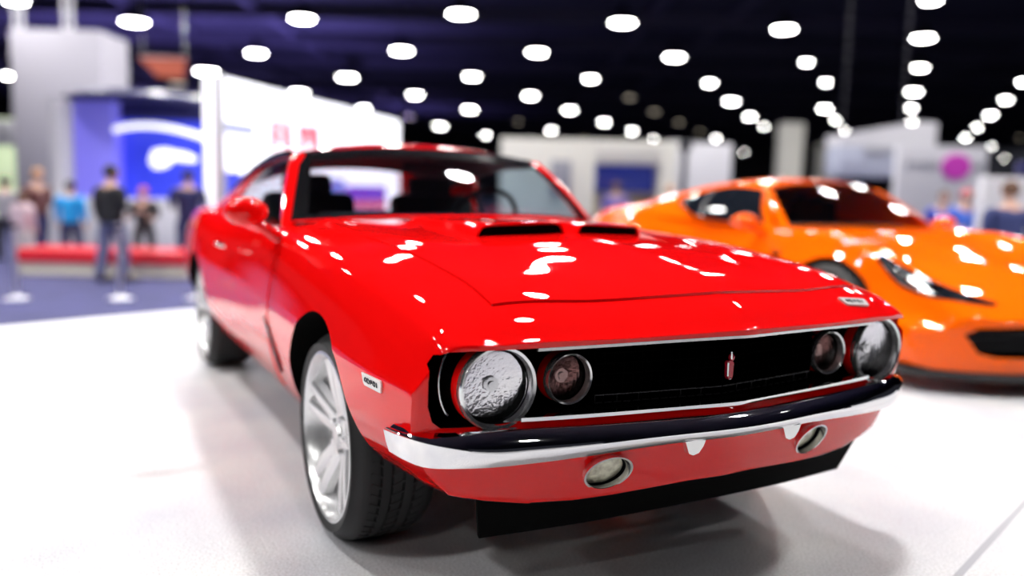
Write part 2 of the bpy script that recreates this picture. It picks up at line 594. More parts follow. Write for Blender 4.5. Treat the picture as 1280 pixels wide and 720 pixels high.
# doors
ka = 27; kb = 46 + 7
for sd in (-1, 1):
    P = RB.panel(-2.02, -.74, [ka - .15] + list(range(ka, kb)) + [kb - .85], 36, .0035, sides=(sd,), thick=.010)
    d = MB().grid(P).build('door', M['red'], car, sharp=30)
    mb = MB()
    mb.tube([(-1.80, sd * .862, .795), (-1.80, sd * .885, .80), (-1.68, sd * .888, .80), (-1.66, sd * .862, .795)], .009, 8)
    mb.build('door_handle', M['chrome'], d)

# ---- greenhouse
def mir(c):
    return np.array(c) * np.array([1, -1, 1])
base = polyline([(-.935, -.725, .945), (-.80, -.40, .972), (-.745, 0, .98), (-.80, .40, .972), (-.935, .725, .945)], 25)
head = polyline([(-1.292, -.596, 1.232), (-1.235, -.33, 1.258), (-1.215, 0, 1.266), (-1.235, .33, 1.258), (-1.292, .596, 1.232)], 25)
ws = between(base, head, 14, .018, (.7, 0, .7))
g = MB().grid(ws, thick=.005).build('windshield', M['windshield'], car)
band = [head, head * .86 + base * .14 + np.array([.006, 0, .006])]
mb = MB(); mb.tube(head + np.array([.002, 0, .002]), .009, 8); mb.tube(base + np.array([.004, 0, .006]), .008, 8)
mb.build('windshield_trim', M['chrome'], g)
mb = MB()
for t0, t1 in ((.88, .985),):
    A = ws[int(13 * .86)] + np.array([.004, 0, .005]); B = ws[13] + np.array([.003, 0, .004])
    mb.grid(between(A, B, 4), thick=.002)
for k in (0, -1):
    A = ws[:, 0 if k == 0 else 24]; B = ws[:, 1 if k == 0 else 23]
    mb.grid(between(A + np.array([.004, 0, .005]), B + np.array([.004, 0, .005]), 3), thick=.002)
mb.build('windshield_border', M['gloss_black'], g)
# roof
RAIL = [(-1.292, .596, 1.232), (-1.55, .612, 1.232), (-1.92, .622, 1.195), (-2.3, .628, 1.13), (-2.63, .632, 1.06), (-3.05, .64, .945)]
rail = polyline(RAIL, 40)
nr = 24
roofrows = []
for i in range(nr):
    t = i / (nr - 1)
    x = -1.292 + (-2.36 + 1.292) * t
    r = np.array([np.interp(-x, -rail[:, 0], rail[:, 1]), np.interp(-x, -rail[:, 0], rail[:, 2])])
    zc = float(spline([-2.6, -2.36, -2.0, -1.6, -1.4, -1.215], [1.16, 1.225, 1.285, 1.308, 1.30, 1.268], x)[0])
    row = []
    for j in range(21):
        v = -1 + 2 * j / 20
        xx = x + (.075 * (1 - v * v)) * (1 - t) + .0
        z = r[1] + (zc - r[1]) * (1 - abs(v) ** 2.4)
        row.append((xx, v * r[0], z))
    roofrows.append(row)
rf = MB().grid(roofrows, thick=.02).build('roof', M['red'], car)
MB().grid(np.array(roofrows) * np.array([1, .97, 1]) - np.array([0, 0, .026]), thick=.006).build('headliner', M['interior'], rf)
for sd in (-1, 1):
    s3 = np.array([1, sd, 1])
    # A pillar
    a0 = np.array([-.945, .735, .925]); a1 = np.array([-1.292, .602, 1.236])
    pth = [a0 + (a1 - a0) * t + np.array([.0, .012, .012]) * 4 * t * (1 - t) for t in np.linspace(0, 1, 10)]
    def prof(i):
        c = pth[i]; w = .030
        q = [(.030, .012), (.010, .034), (-.03, .030), (-.045, .0), (-.02, -.02), (.022, -.016)]
        return [(c[0] + a, sd * (c[1] + b - .008), c[2]) for a, b in q]
    MB().sweep(pth, prof).build('windshield_pillar', M['red'], car, sharp=50)
    # drip rail, dark
    mb = MB(); mb.tube(rail[2:34] * s3 + np.array([0, sd * .012, .002]), .017, 8)
    mb.build('drip_rail', M['gloss_black'], car)
    # sail panel behind the side window
    up = polyline([(-2.02, .626, 1.175), (-2.3, .630, 1.13), (-2.63, .634, 1.06), (-3.05, .642, .945)], 14)
    lo = polyline([(-2.30, .762, .905), (-2.5, .768, .915), (-2.75, .768, .92), (-3.15, .70, .925)], 14)
    MB().grid(between(up, lo, 8, .012, (0, 1, 0)) * s3, thick=.02, flip=sd > 0).build('rear_pillar', M['red'], car)
    # side window
    up = polyline([(-1.30, .598, 1.222), (-1.55, .610, 1.222), (-1.92, .620, 1.185), (-2.05, .624, 1.165)], 14)
    lo = polyline([(-.99, .742, .90), (-1.4, .745, .90), (-1.9, .755, .90), (-2.30, .758, .90)], 14)
    w = MB().grid(between(up, lo, 8, .012, (0, 1, 0)) * s3, thick=.004, flip=sd > 0).build('side_window', M['side_glass'], car)
    mb = MB(); mb.tube(lo * s3 + np.array([0, sd * .008, .01]), .008, 8); mb.build('window_trim', M['chrome'], w)
# rear window
up = np.array(roofrows[-1]); lo = polyline([(-3.02, -.60, .94), (-3.12, 0, .945), (-3.02, .60, .94)], 21)
MB().grid(between(up, lo, 10, .02, (-.3, 0, 1)), thick=.005).build('rear_window', M['windshield'], car)
# cabin
mb = MB(); mb.bbox((-1.12, 0, .86), (.30, 1.28, .20), .04); mb.bbox((-1.16, -.36, .945), (.22, .34, .06), .02)
mb.build('dashboard', M['interior'], car)
for sd in (-1, 1):
    mb = MB()
    mb.bbox((-1.70, sd * .36, .54), (.52, .50, .20), .05)
    R = Matrix.Rotation(math.radians(-14), 3, 'Y')
    b2 = MB().bbox((0, 0, .30), (.14, .50, .60), .05)
    mb.add([tuple(R @ Vector(p) + Vector((-1.93, sd * .36, .47))) for p in b2.v], b2.f)
    b3 = MB().bbox((0, 0, .68), (.09, .27, .15), .035)
    mb.add([tuple(R @ Vector(p) + Vector((-1.93, sd * .36, .42))) for p in b3.v], b3.f)
    mb.build('seat', M['interior'], car)
mb = MB(); c0 = Vector((-1.36, .36, .93)); ax = Vector((-.85, 0, .4)).normalized(); e1 = Vector((0, 1, 0)); e2 = ax.cross(e1)
mb.tube([c0 + (e1 * math.cos(t) + e2 * math.sin(t)) * .18 for t in np.linspace(0, 2 * PI, 28, endpoint=False)], .013, 8, closed=True)
for t in (0, 2.1, 4.2):
    mb.tube([c0 - ax * .03, c0 + (e1 * math.cos(t) + e2 * math.sin(t)) * .18], .010, 6)
mb.tube([c0 - ax * .03, c0 - ax * .2], .025, 8)
mb.build('steering_wheel', M['interior'], car)
mb = MB(); mb.bbox((-1.31, .02, 1.19), (.03, .24, .055), .012); mb.tube([(-1.31, .02, 1.21), (-1.25, 0, 1.258)], .008)
mb.build('rear_view_mirror', M['interior'], car)
# door mirror
mb = MB()
prof = [(.0005, .062), (.030, .058), (.050, .044), (.062, .018), (.066, -.012), (.062, -.028), (.054, -.034), (.0005, -.034)]
mb.lathe(prof, (-.80, -.925, .992), (1, -.12, 0), 28)
vs = []
for p in mb.v:
    vs.append((p[0], -.925 + (p[1] + .925) * 1.28, .992 + (p[2] - .992) * .86))
mb.v = vs
mb.tube([(-.80, -.90, .96), (-.80, -.84, .915), (-.80, -.80, .89)], [.022, .020, .026], 10)
dm = mb.build('door_mirror', M['red'], car)
mb = MB(); mb.lathe([(.0005, 0), (.054, 0), (.054, -.004), (.0005, -.004)], (-.832, -.92, .992), (1, -.12, 0), 24)
mb.build('mirror_glass', M['chrome'], dm)

# ---- nose: grille
def lipx(y, z, s=.936):
    return float(RB.warp(np.array(s), np.array(y), np.array(z)))
def strip(y0, y1, z_of, dx, hz, dxx, n=40):
    """bar along y following the V of the nose"""
    pth = np.linspace(y0, y1, n)
    def prof(i):
        y = pth[i]; z = z_of(y); x = lipx(y, z) + dx
        return [(x + dxx / 2, y, z - hz / 2), (x + dxx / 2, y, z + hz / 2), (x - dxx / 2, y, z + hz / 2), (x - dxx / 2, y, z - hz / 2)]
    return pth, prof
mb = MB()
A = [(lipx(y, .55) - .125, y, .545) for y in np.linspace(-.80, .80, 41)]
B = [(lipx(y, .74) - .115, y, .752) for y in np.linspace(-.80, .80, 41)]
mb.grid([A, B], thick=.01)
gr = mb.build('grille', M['grille'], car)
mb = MB()
for z in (.592, .620, .648, .676, .704):
    p, f = strip(-.380, .380, lambda y: z, -.085, .004, .03); mb.sweep(p, f)
for k in range(29):
    y = -.378 + k * .027
    mb.box((lipx(y, .65) - .087, y, .65), (.024, .003, .17))
mb.build('grille_mesh', M['grille'], gr)
mb = MB()
for z in (.5725, .5935):
    p, f = strip(-.375, .375, lambda y: z, -.066, .0022, .004); mb.sweep(p, f)
for k in range(13):
    y = -.372 + k * .062
    mb.box((lipx(y, .58) - .068, y, .583), (.003, .0015, .022))
mb.build('grille_bar', M['grille_bar'], gr)
mb = MB(); p, f = strip(-.575, .575, lambda y: oz(y) - .004, -.004, .007, .010); mb.sweep(p, f)
mb.build('upper_grille_trim', M['satin_chrome'], car)
mb = MB(); p, f = strip(-.60, .60, lambda y: .5625, -.006, .009, .03); mb.sweep(p, f)
mb.build('lower_grille_trim', M['chrome'], car)
# grille emblem: slim red shield with a chrome spine and knob
ex = lipx(0, .65) - .058
mb = MB()
mb.prism([(-.011, .016), (-.009, -.022), (-.005, -.030), (.004, -.030), (.008, -.022), (.010, .014), (.004, .019), (-.006, .020)], (ex, 0, .648), (0, 1, 0), (0, 0, 1), (1, 0, 0), .012)
mb.ball((ex + .006, .006, .676), (.008, .009, .011), 12, 8)
em = mb.build('grille_emblem', M['emblem_red'], car)
mb = MB(); mb.tube([(ex + .012, -.010, .663), (ex + .012, -.010, .628)], .002, 6)
mb.tube([(ex + .012, .0, .692), (ex + .012, .001, .672)], .002, 6); mb.ball((ex + .010, -.001, .620), .0045, 8, 6)
mb.build('emblem_spine', M['chrome'], em)

# ---- lamps
def round_lamp(name, c, R, depth, lensm, refl, bezelm):
    c = Vector(c); ax = Vector((1, 0, 0))
    mb = MB(); mb.lathe([(R * .95, -depth), (R * .95, -.045), (R * .99, -.045), (R * .985, -.012), (R * .96, -.006), (R * .90, -.010), (R * .90, -depth)], c, ax, 56, closed=True)
    for q_, f_ in enumerate(mb.f):
        if min(Vector(mb.v[i]).x for i in f_) < c.x - .05 or all(abs((Vector(mb.v[i]) - c).yz.length - R * .9) < .003 for i in f_): mb.m[q_] = 1
    o = mb.build(name, [bezelm, M['black']], car)
    mb = MB(); mb.lathe([(R * .985, -.016), (R * 1.005, -.008), (R * 1.0, .002), (R * .965, .009), (R * .90, .006), (R * .872, -.006), (R * .875, -.022), (R * .92, -.022)], c, ax, 64, closed=True)
    mb.build('chrome_ring', M['satin_chrome'], o)
    r = R * .872
    mb = MB(); mb.lathe([(r * 1.0, -.014), (r * .93, -.024), (r * .93, -.055), (r * 1.0, -.055)], c, ax, 48, closed=True)
    mb.build('lamp_gasket', M['black'], o)
    r = R * .83
    pr = [(1e-4, .016)] + [(r * math.sin(t), .016 - .030 * (1 - math.cos(t)) / (1 - math.cos(1.2)) ) for t in ()]
    out = [(r * k, .010 - .024 * k * k) for k in (.0005, .15, .3, .45, .6, .75, .88, 1.0)]
    inn = [(a, b - .006) for a, b in out[::-1]]
    mb = MB(); mb.lathe(out + inn, c, ax, 48)
    mb.build('lamp_lens', lensm, o, sharp=60)
    bowl = [(r * k, -.046 + .010 * k * k) for k in (.0005, .12, .25, .4, .55, .7, .85, 1.0)]
    mb = MB(); mb.lathe(bowl, c, ax, 40)
    mb.v = [(x + .20 * (z - c.z), y, z) for x, y, z in mb.v]
    mb.build('reflector', refl, o)
    mb = MB(); mb.cyl(c + ax * -.052, c + ax * -.030, .012, .009, 12); mb.lathe([(.0005, 0), (.018, 0), (.018, -.006), (.0005, -.006)], c + ax * -.035, ax, 16)
    mb.build('bulb_shield', M['satin_chrome'], o)
    return o
for sd in (-1, 1):
    h = round_lamp('headlight', (.803, sd * .653, .640), .102, .16, M['lens'], M['reflector'], M['red'])
    # thin chrome arc trim in the recess outboard of the lamp
    mb = MB()
    arc = [(.745, sd * (.757 + .022 * math.cos(t * 1.5)), .648 + .088 * math.sin(t)) for t in np.linspace(-1.1, 1.1, 14)]
    mb.tube(arc, .0025, 6); mb.build('recess_trim', M['satin_chrome'], h)
    round_lamp('parking_lamp', (.792, sd * .452, .643), .066, .13, M['smoke_lens'], M['dim_reflector'], M['red'])

# ---- bumper
bp_ = polyline([(.655, -.882, 0), (.70, -.872, 0), (.765, -.835, 0), (.825, -.74, 0), (.885, -.56, 0), (.935, -.30, 0), (.965, 0, 0),
                (.935, .30, 0), (.885, .56, 0), (.825, .74, 0), (.765, .835, 0), (.70, .872, 0), (.655, .882, 0)], 97)
def bprof(i):
    p = bp_[i]; t = bp_[min(i + 1, 96)] - bp_[max(i - 1, 0)]; t /= np.linalg.norm(t)
    n = np.array([t[1], -t[0], 0])
    if n[0] < 0: n = -n
    e = min(i, 96 - i) / 96
    k = .80 + .20 * float(sstep(0, .08, e))
    zc = .532 + (.004 if e > .15 else 0)
    ctr = abs(p[1])
    zt = .5485 - .012 * float(sstep(.55, .9, ctr)); zb = .487 - .034 * float(sstep(.15, .85, ctr))
    zm = zb + (zt - zb) * (.86 - .44 * float(sstep(.02, .17, e)))
    zb = zm + (zb - zm) * k; ztt = zm + (zt - zm) * (.7 + .3 * k)
    q = [(-.055, ztt - .006), (-.045, ztt), (-.028, ztt), (-.018, ztt - .006), (-.010, zm + (ztt - zm) * .62), (-.003, zm + (ztt - zm) * .28),
         (.0, zm + .003), (-.001, zm - .003), (-.007, zm + (zb - zm) * .5), (-.016, zb + .003), (-.022, zb), (-.05, zb), (-.058, zb + .006)]
    return [tuple(p + n * a + np.array([0, 0, z])) for a, z in q]
mb = MB(); mb.sweep(list(range(97)), bprof)
bump = mb.build('front_bumper', M['chrome'], car, sharp=28)
for y in (-.165, .165):
    mb = MB(); x = .945
    mb.prism([(-.032, .022), (.034, .022), (.026, .004), (.012, -.012), (-.006, -.016), (-.020, -.010)], (x - .022, y, .470), (0, 1, 0), (0, 0, 1), (1, 0, 0), .016)
    mb.build('bumper_tab', M['satin_chrome'], bump)
mb = MB()
mb.lathe([(.0005, .012), (.008, .010), (.012, .003), (.012, -.012)], (.925, .205, .512), (.9, .15, .3), 16)
mb.build('bumper_bolt', M['chrome'], bump)

# ---- driving lamps in the valance: deep oblique bezels with a recessed lens
for sd in (-1, 1):
    a, b = .066, .050
    def rim(k, dx, dy=0.0):
        out = []
        for t in np.linspace(0, 2 * PI, 48, endpoint=False):
            y = sd * .355 + a * k * math.cos(t); z = .402 + b * k * math.sin(t)
            x = float(RB.warp(np.array(.936), np.array(y), np.array(.402))) + .012 + .50 * (z - .402) + dx
            out.append((x, y + dy, z))
        return out
    def loft(mb, loops, cap=False):
        k = 48; vs = sum(loops, []); fs = []
        for i in range(len(loops) - 1):
            for j in range(k):
                w = (j + 1) % k; fs.append((i * k + j, i * k + w, (i + 1) * k + w, (i + 1) * k + j))
        if cap: fs.append(tuple(range((len(loops) - 1) * k, len(loops) * k)))
        mb.add(vs, fs)
    mb = MB(); loft(mb, [rim(.96, -.06), rim(1.0, -.006), rim(.985, 0), rim(.90, 0), rim(.885, -.005), rim(.88, -.02)])
    dl = mb.build('driving_lamp', M['satin_chrome'], car)
    mb = MB(); loft(mb, [rim(.885, -.018), rim(.88, -.075)]); mb.build('lamp_barrel', M['black'], dl)
    mb = MB(); loft(mb, [rim(.875 * q, -.034 + .014 * (1 - q * q)) for q in (1.0, .85, .65, .45, .25, .05)], True)
    mb.build('lamp_lens', M['fog_lens'], dl)

# ---- chin spoiler
mb = MB()
tp = polyline([(.735, -.675, .368), (.785, -.40, .362), (.80, 0, .362), (.785, .40, .362), (.735, .675, .368)], 25)
bt = polyline([(.685, -.642, .232), (.715, -.35, .236), (.725, 0, .238), (.715, .35, .236), (.685, .642, .232)], 25)
mb.grid(between(tp, bt, 6), thick=.012)
sp = mb.build('chin_spoiler', M['black'], car)
mb = MB()
b2 = bt + np.array([.004, 0, .002]); b3 = bt + np.array([.014, 0, .028])
mb.grid(between(b3, b2, 3), thick=.008)
mb.build('spoiler_lip', M['chrome'], sp)
# ---- badges
def badge(name, c, ex, ey, ez, w, h, strokes):
    mb = MB()
    q = .12
    mb.prism([(-w / 2 - h * .15, h / 2), (-w / 2 + h * q, -h / 2 + h * .2), (-w / 2 + h * .4, -h / 2), (w / 2, -h / 2), (w / 2 + h * .15, h / 2 - h * .2), (w / 2, h / 2)][::-1], c, ex, ey, ez, .005)
    o = mb.build(name, M['badge'], car)
    mb = MB()
    ex, ey, ez, c = [np.array(k, float) for k in (ex, ey, ez, c)]
    for s_ in strokes:
        mb.tube([c + ex * (u * w) + ey * (v * h) + ez * .0055 for u, v in s_], h * .055, 6)
    mb.build('badge_script', M['ink'], o)
    return o
script = [[(-.36, .1), (-.30, .22), (-.24, .05), (-.30, -.15), (-.36, -.05), (-.36, .1)], [(-.20, .2), (-.20, -.15), (-.12, -.18), (-.08, .05), (-.14, .2), (-.20, .2)],
          [(-.02, -.15), (-.02, .2), (.07, .18), (.07, .02), (-.02, .0)], [(.14, .2), (.12, -.1), (.2, -.18), (.24, .05), (.2, .2), (.14, .2)], [(.32, .22), (.32, -.18)]]
for px, py in ((466, 478),):
    d = at(px, py, 1.0) - CAM
    h, n = cast(bvh, CAM, d)
    ez = n / np.linalg.norm(n); ex = np.array([1, 0, 0]) - ez * ez[0]; ex /= np.linalg.norm(ex); ey = np.cross(ez, ex)
    badge('fender_badge', h, ex, ey, ez, .112, .031, script)
mb = MB(); pp = []
for t in np.linspace(0, 1, 8):
    h, n = cast(bvh, CAM, at(331 + 22 * t, 395 + 70 * t, 1.0) - CAM)
    if h is not None: pp.append(h + n * .003)
if len(pp) > 2:
    mb.tube(pp, [.004] + [.007] * (len(pp) - 2) + [.004], 8); mb.build('side_gill', M['ink'], car)
d = at(1067, 378, 1.0) - CAM
h, n = cast(bvh, CAM, d)
ez = n / np.linalg.norm(n); ex = np.array([0, 1, 0]) - ez * ez[1] + np.array([.0, 0, 0]); ex /= np.linalg.norm(ex); ey = np.cross(ez, ex)
badge('nose_badge', h, ex, ey, ez, .108, .030, script)

# ---- wheels
def make_wheel(parent, R, W, rimR, loc, spokes=5, name='wheel', rimmat=None):
    """outer face points to -y"""
    rimmat = rimmat or M['rim']
    mb = MB(); ax = (0, -1, 0); h = W / 2
    r = rimR
    mb.lathe([(r + .004, h - .004), (r + .002, h + .004), (r - .008, h + .006), (r - .016, h - .002), (r - .022, h - .02), (r - .040, h - .05), (r - .046, -h + .03), (r - .02, -h), (r, -h)], (0, 0, 0), ax, 64)
    hubd = h - .050
    mb.lathe([(.0005, hubd + .022), (.030, hubd + .022), (.036, hubd + .012), (.075, hubd + .006), (.085, hubd - .01), (.085, hubd - .05), (.0005, hubd - .05)], (0, 0, 0), ax, 40)
    for i in range(spokes):
        th = 2 * PI * i / spokes + .3
        for off in (-.16, .16):
            c1, s1 = math.cos(th + off * 1.6), math.sin(th + off * 1.6)
            rows = []
            for t in np.linspace(0, 1, 7):
                rr = .06 + (r - .026 - .06) * t
                a = th + off * (1.9 * (1 - t) * .6 + .95 * t)
                w = .026 + .010 * (1 - t)
                dd = hubd + .004 + .036 * t ** 1.6 + .008 * math.sin(PI * t)
                e = np.array([math.cos(a), 0, math.sin(a)]); tn = np.array([-math.sin(a), 0, math.cos(a)]); y = np.array([0, -1, 0])
                c = e * rr + y * dd
                rows.append([c - tn * w + y * -.03, c - tn * w * .8 + y * -.006, c - tn * w * .45, c + tn * w * .45, c + tn * w * .8 + y * -.006, c + tn * w + y * -.03])
            mb.grid(rows, thick=.004)
    wh = mb.build(name, rimmat, parent, sharp=40, loc=loc)
    mb = MB()
    pr = [(r - .004, h + .002), (r + .006, h + .008), (r + (R - r) * .45, h + .010), (R - .026, h - .002), (R - .011, h - .014), (R - .003, h - .028)]
    g = []
    ng = 5; span = 2 * (h - .036)
    for q in range(ng):
        y0 = h - .036 - span * (q / ng); y1 = h - .036 - span * ((q + 1) / ng)
        g += [(R, y0 - .004), (R, y1 + .006), (R - .008, y1 + .005), (R - .008, y1 + .001)] if q < ng - 1 else [(R, y0 - .004), (R, y1 + .004)]
    pr += g + [(R - .003, -h + .028), (R - .011, -h + .014), (R - .026, -h + .002), (r + (R - r) * .45, -h - .008), (r - .004, -h)]
    mb.lathe(pr, (0, 0, 0), ax, 96)
    # cross cuts in the tread shoulder
    for q in range(60):
        th = 2 * PI * q / 60
        for yy, tl in ((h - .058, .5), (-h + .058, -.5), (0, .35)):
            a = Vector((math.cos(th), 0, math.sin(th)))
            Rm = Matrix(((a.x, 0, -a.z), (0, 1, 0), (a.z, 0, a.x)))
            Rm = Rm @ Matrix.Rotation(tl, 3, 'X')
            mb.box(a * (R + .0006) + Vector((0, yy, 0)), (.003, .040, .006), R=Rm)
    mb.build('tyre', M['rubber'], wh, sharp=30)
    mb = MB(); mb.lathe([(.04, -.0), (r - .07, 0), (r - .07, -.022), (.04, -.022)], (0, -h + .085, 0), ax, 48, closed=True)
    mb.build('brake_disc', M['steel'], wh)
    for q in range(5):
        th = 2 * PI * q / 5; mb = MB()
        mb.cyl((.055 * math.cos(th), -hubd - .004, .055 * math.sin(th)), (.055 * math.cos(th), -hubd - .020, .055 * math.sin(th)), .010, .009, 6)
        mb.build('lug_nut', M['chrome'], wh)
    return wh
WR = .322
w0 = make_wheel(car, WR, .245, .266, (0, -.715, WR))
for x, y in ((0, .715), (-2.743, -.695), (-2.743, .695)):
    w = copy_tree(w0, car); w.location = (x, y, WR)
    if y > 0: w.rotation_euler = (0, 0, PI)

# ================================================================== ORANGE CAR
oc = empty('sports_car', (-1.1468, 3.6544, 0), -0.11555)
tag(oc, 'low orange sports coupe with black windows parked behind the red car', 'car')
tab2 = {
 'zc': [(-3.5, .86), (-3.2, .92), (-2.7, .95), (-2.2, .93), (-1.6, .90), (-1.0, .88), (-.5, .875), (0, .80), (.4, .715), (.7, .625), (.9, .535), (1.02, .45)],
 'z1': [(-3.5, .86), (-3.2, .92), (-2.7, .95), (-2.2, .93), (-1.6, .90), (-1.0, .88), (-.5, .875), (0, .795), (.4, .705), (.7, .612), (.9, .525), (1.02, .445)],
 'zh': [(-3.5, .86), (-3.2, .92), (-2.7, .945), (-2.2, .92), (-1.6, .89), (-1.0, .87), (-.5, .86), (0, .805), (.4, .71), (.7, .60), (.9, .51), (1.02, .435)],
 'yh': [(-3.5, .56), (-1.0, .62), (0, .58), (1.02, .50)],
 'yf': [(-3.5, .76), (-3.2, .80), (-2.7, .84), (-2.2, .82), (-1.6, .78), (-1.0, .79), (-.5, .80), (0, .80), (.5, .78), (1.02, .70)],
 'zf': [(-3.5, .84), (-3.2, .91), (-2.7, .935), (-2.2, .90), (-1.6, .87), (-1.0, .85), (-.5, .855), (0, .835), (.3, .765), (.6, .66), (.9, .51), (1.02, .42)],
 'sh': [(-3.5, .06), (-2.7, .07), (-1.6, .05), (0, .07), (.6, .06), (1.02, .03)],
 'yw': [(-3.5, .88), (-2.7, .965), (-1.9, .91), (-1.2, .895), (-.4, .915), (0, .945), (.5, .93), (1.02, .86)],
 'zw': [(-3.5, .66), (-2.7, .66), (-1.2, .62), (0, .62), (.5, .50), (1.02, .36)],
 'ym': [(-3.5, .87), (-2.7, .955), (-1.9, .88), (-1.2, .86), (-.4, .88), (0, .935), (.5, .92), (1.02, .87)],
 'zm': [(-3.5, .50), (-1.2, .46), (0, .46), (.5, .38), (1.02, .29)],
 'yl': [(-3.5, .84), (-2.7, .93), (-1.9, .88), (-1.2, .87), (-.4, .875), (0, .92), (.5, .91), (1.02, .86)],
 'zl': [(-3.5, .36), (-1.2, .28), (0, .28), (.5, .24), (1.02, .20)],
 'yr': [(-3.5, .78), (-2.7, .88), (-1.2, .86), (0, .88), (.5, .88), (1.02, .84)],
 'zr': [(-3.5, .26), (-2.7, .20), (-1.2, .17), (0, .17), (.5, .16), (1.02, .15)],
}
OB = Body(tab2, lambda y: .36 * (y / .85) ** 2.6, lambda z: np.where(z < .45, (.45 - z) * -.05, 0.0), (.05, .85), .32)
st = list(np.linspace(-3.5, -.5, 40)) + list(np.linspace(-.45, .7, 30)) + list(np.linspace(.72, 1.02, 14))
ob = OB.mesh(st, None).build('body', [M['orange'], M['black']], None)
cut = []
for xc, rad in ((0.0, .375), (-2.71, .385)):
    for sd in (1, -1):
        mb = MB(); mb.lathe([(1e-4, 0), (rad, 0), (rad, .75), (1e-4, .75)], (xc, sd * .55, .34), (0, sd, 0), 56)
        cut.append(mb.build('cutter', [M['black']]))
mb = MB()
mb.prism([(-.60, .245), (-.52, .225), (.52, .225), (.60, .245), (.66, .345), (.60, .385), (.30, .40), (-.30, .40), (-.60, .385), (-.66, .345)], (.45, 0, 0), (0, 1, 0), (0, 0, 1), (1, 0, 0), .9)
cut.append(mb.build('cutter', [M['black']]))
mb = MB(); mb.box((-1.45, 0, .78), (1.3, 1.30, .6)); cut.append(mb.build('cutter', [M['interior']]))
boolean(ob, cut)
obvh = BVHTree.FromObject(ob, bpy.context.evaluated_depsgraph_get())
ob.parent = oc
# windshield, roof, windows
base = polyline([(-.60, -.70, .858), (-.38, -.40, .885), (-.30, 0, .89), (-.38, .40, .885), (-.60, .70, .858)], 21)
head = polyline([(-1.12, -.53, 1.155), (-1.03, -.28, 1.195), (-1.01, 0, 1.205), (-1.03, .28, 1.195), (-1.12, .53, 1.155)], 21)
wg = MB().grid(between(base, head, 10, .02, (.6, 0, .8)), thick=.005).build('windshield', M['windshield'], oc)
RAIL2 = polyline([(-1.12, .53, 1.155), (-1.40, .56, 1.185), (-1.75, .575, 1.165), (-2.1, .59, 1.11), (-2.6, .60, 1.03), (-3.15, .60, .925)], 30)
rows = []
for i in range(30):
    x, y, z = RAIL2[i]; t = i / 29
    row = []
    for j in range(17):
        v = -1 + 2 * j / 16
        row.append((x + .10 * (1 - v * v) * (1 - t) ** 2, v * y, z + .055 * (1 - abs(v) ** 2.5) * (1 - t * .6)))
    rows.append(row)
MB().grid(rows[:17], thick=.02).build('roof', M['orange'], oc)
MB().grid(rows[16:], thick=.008).build('rear_hatch_glass', M['dark_glass'], oc)
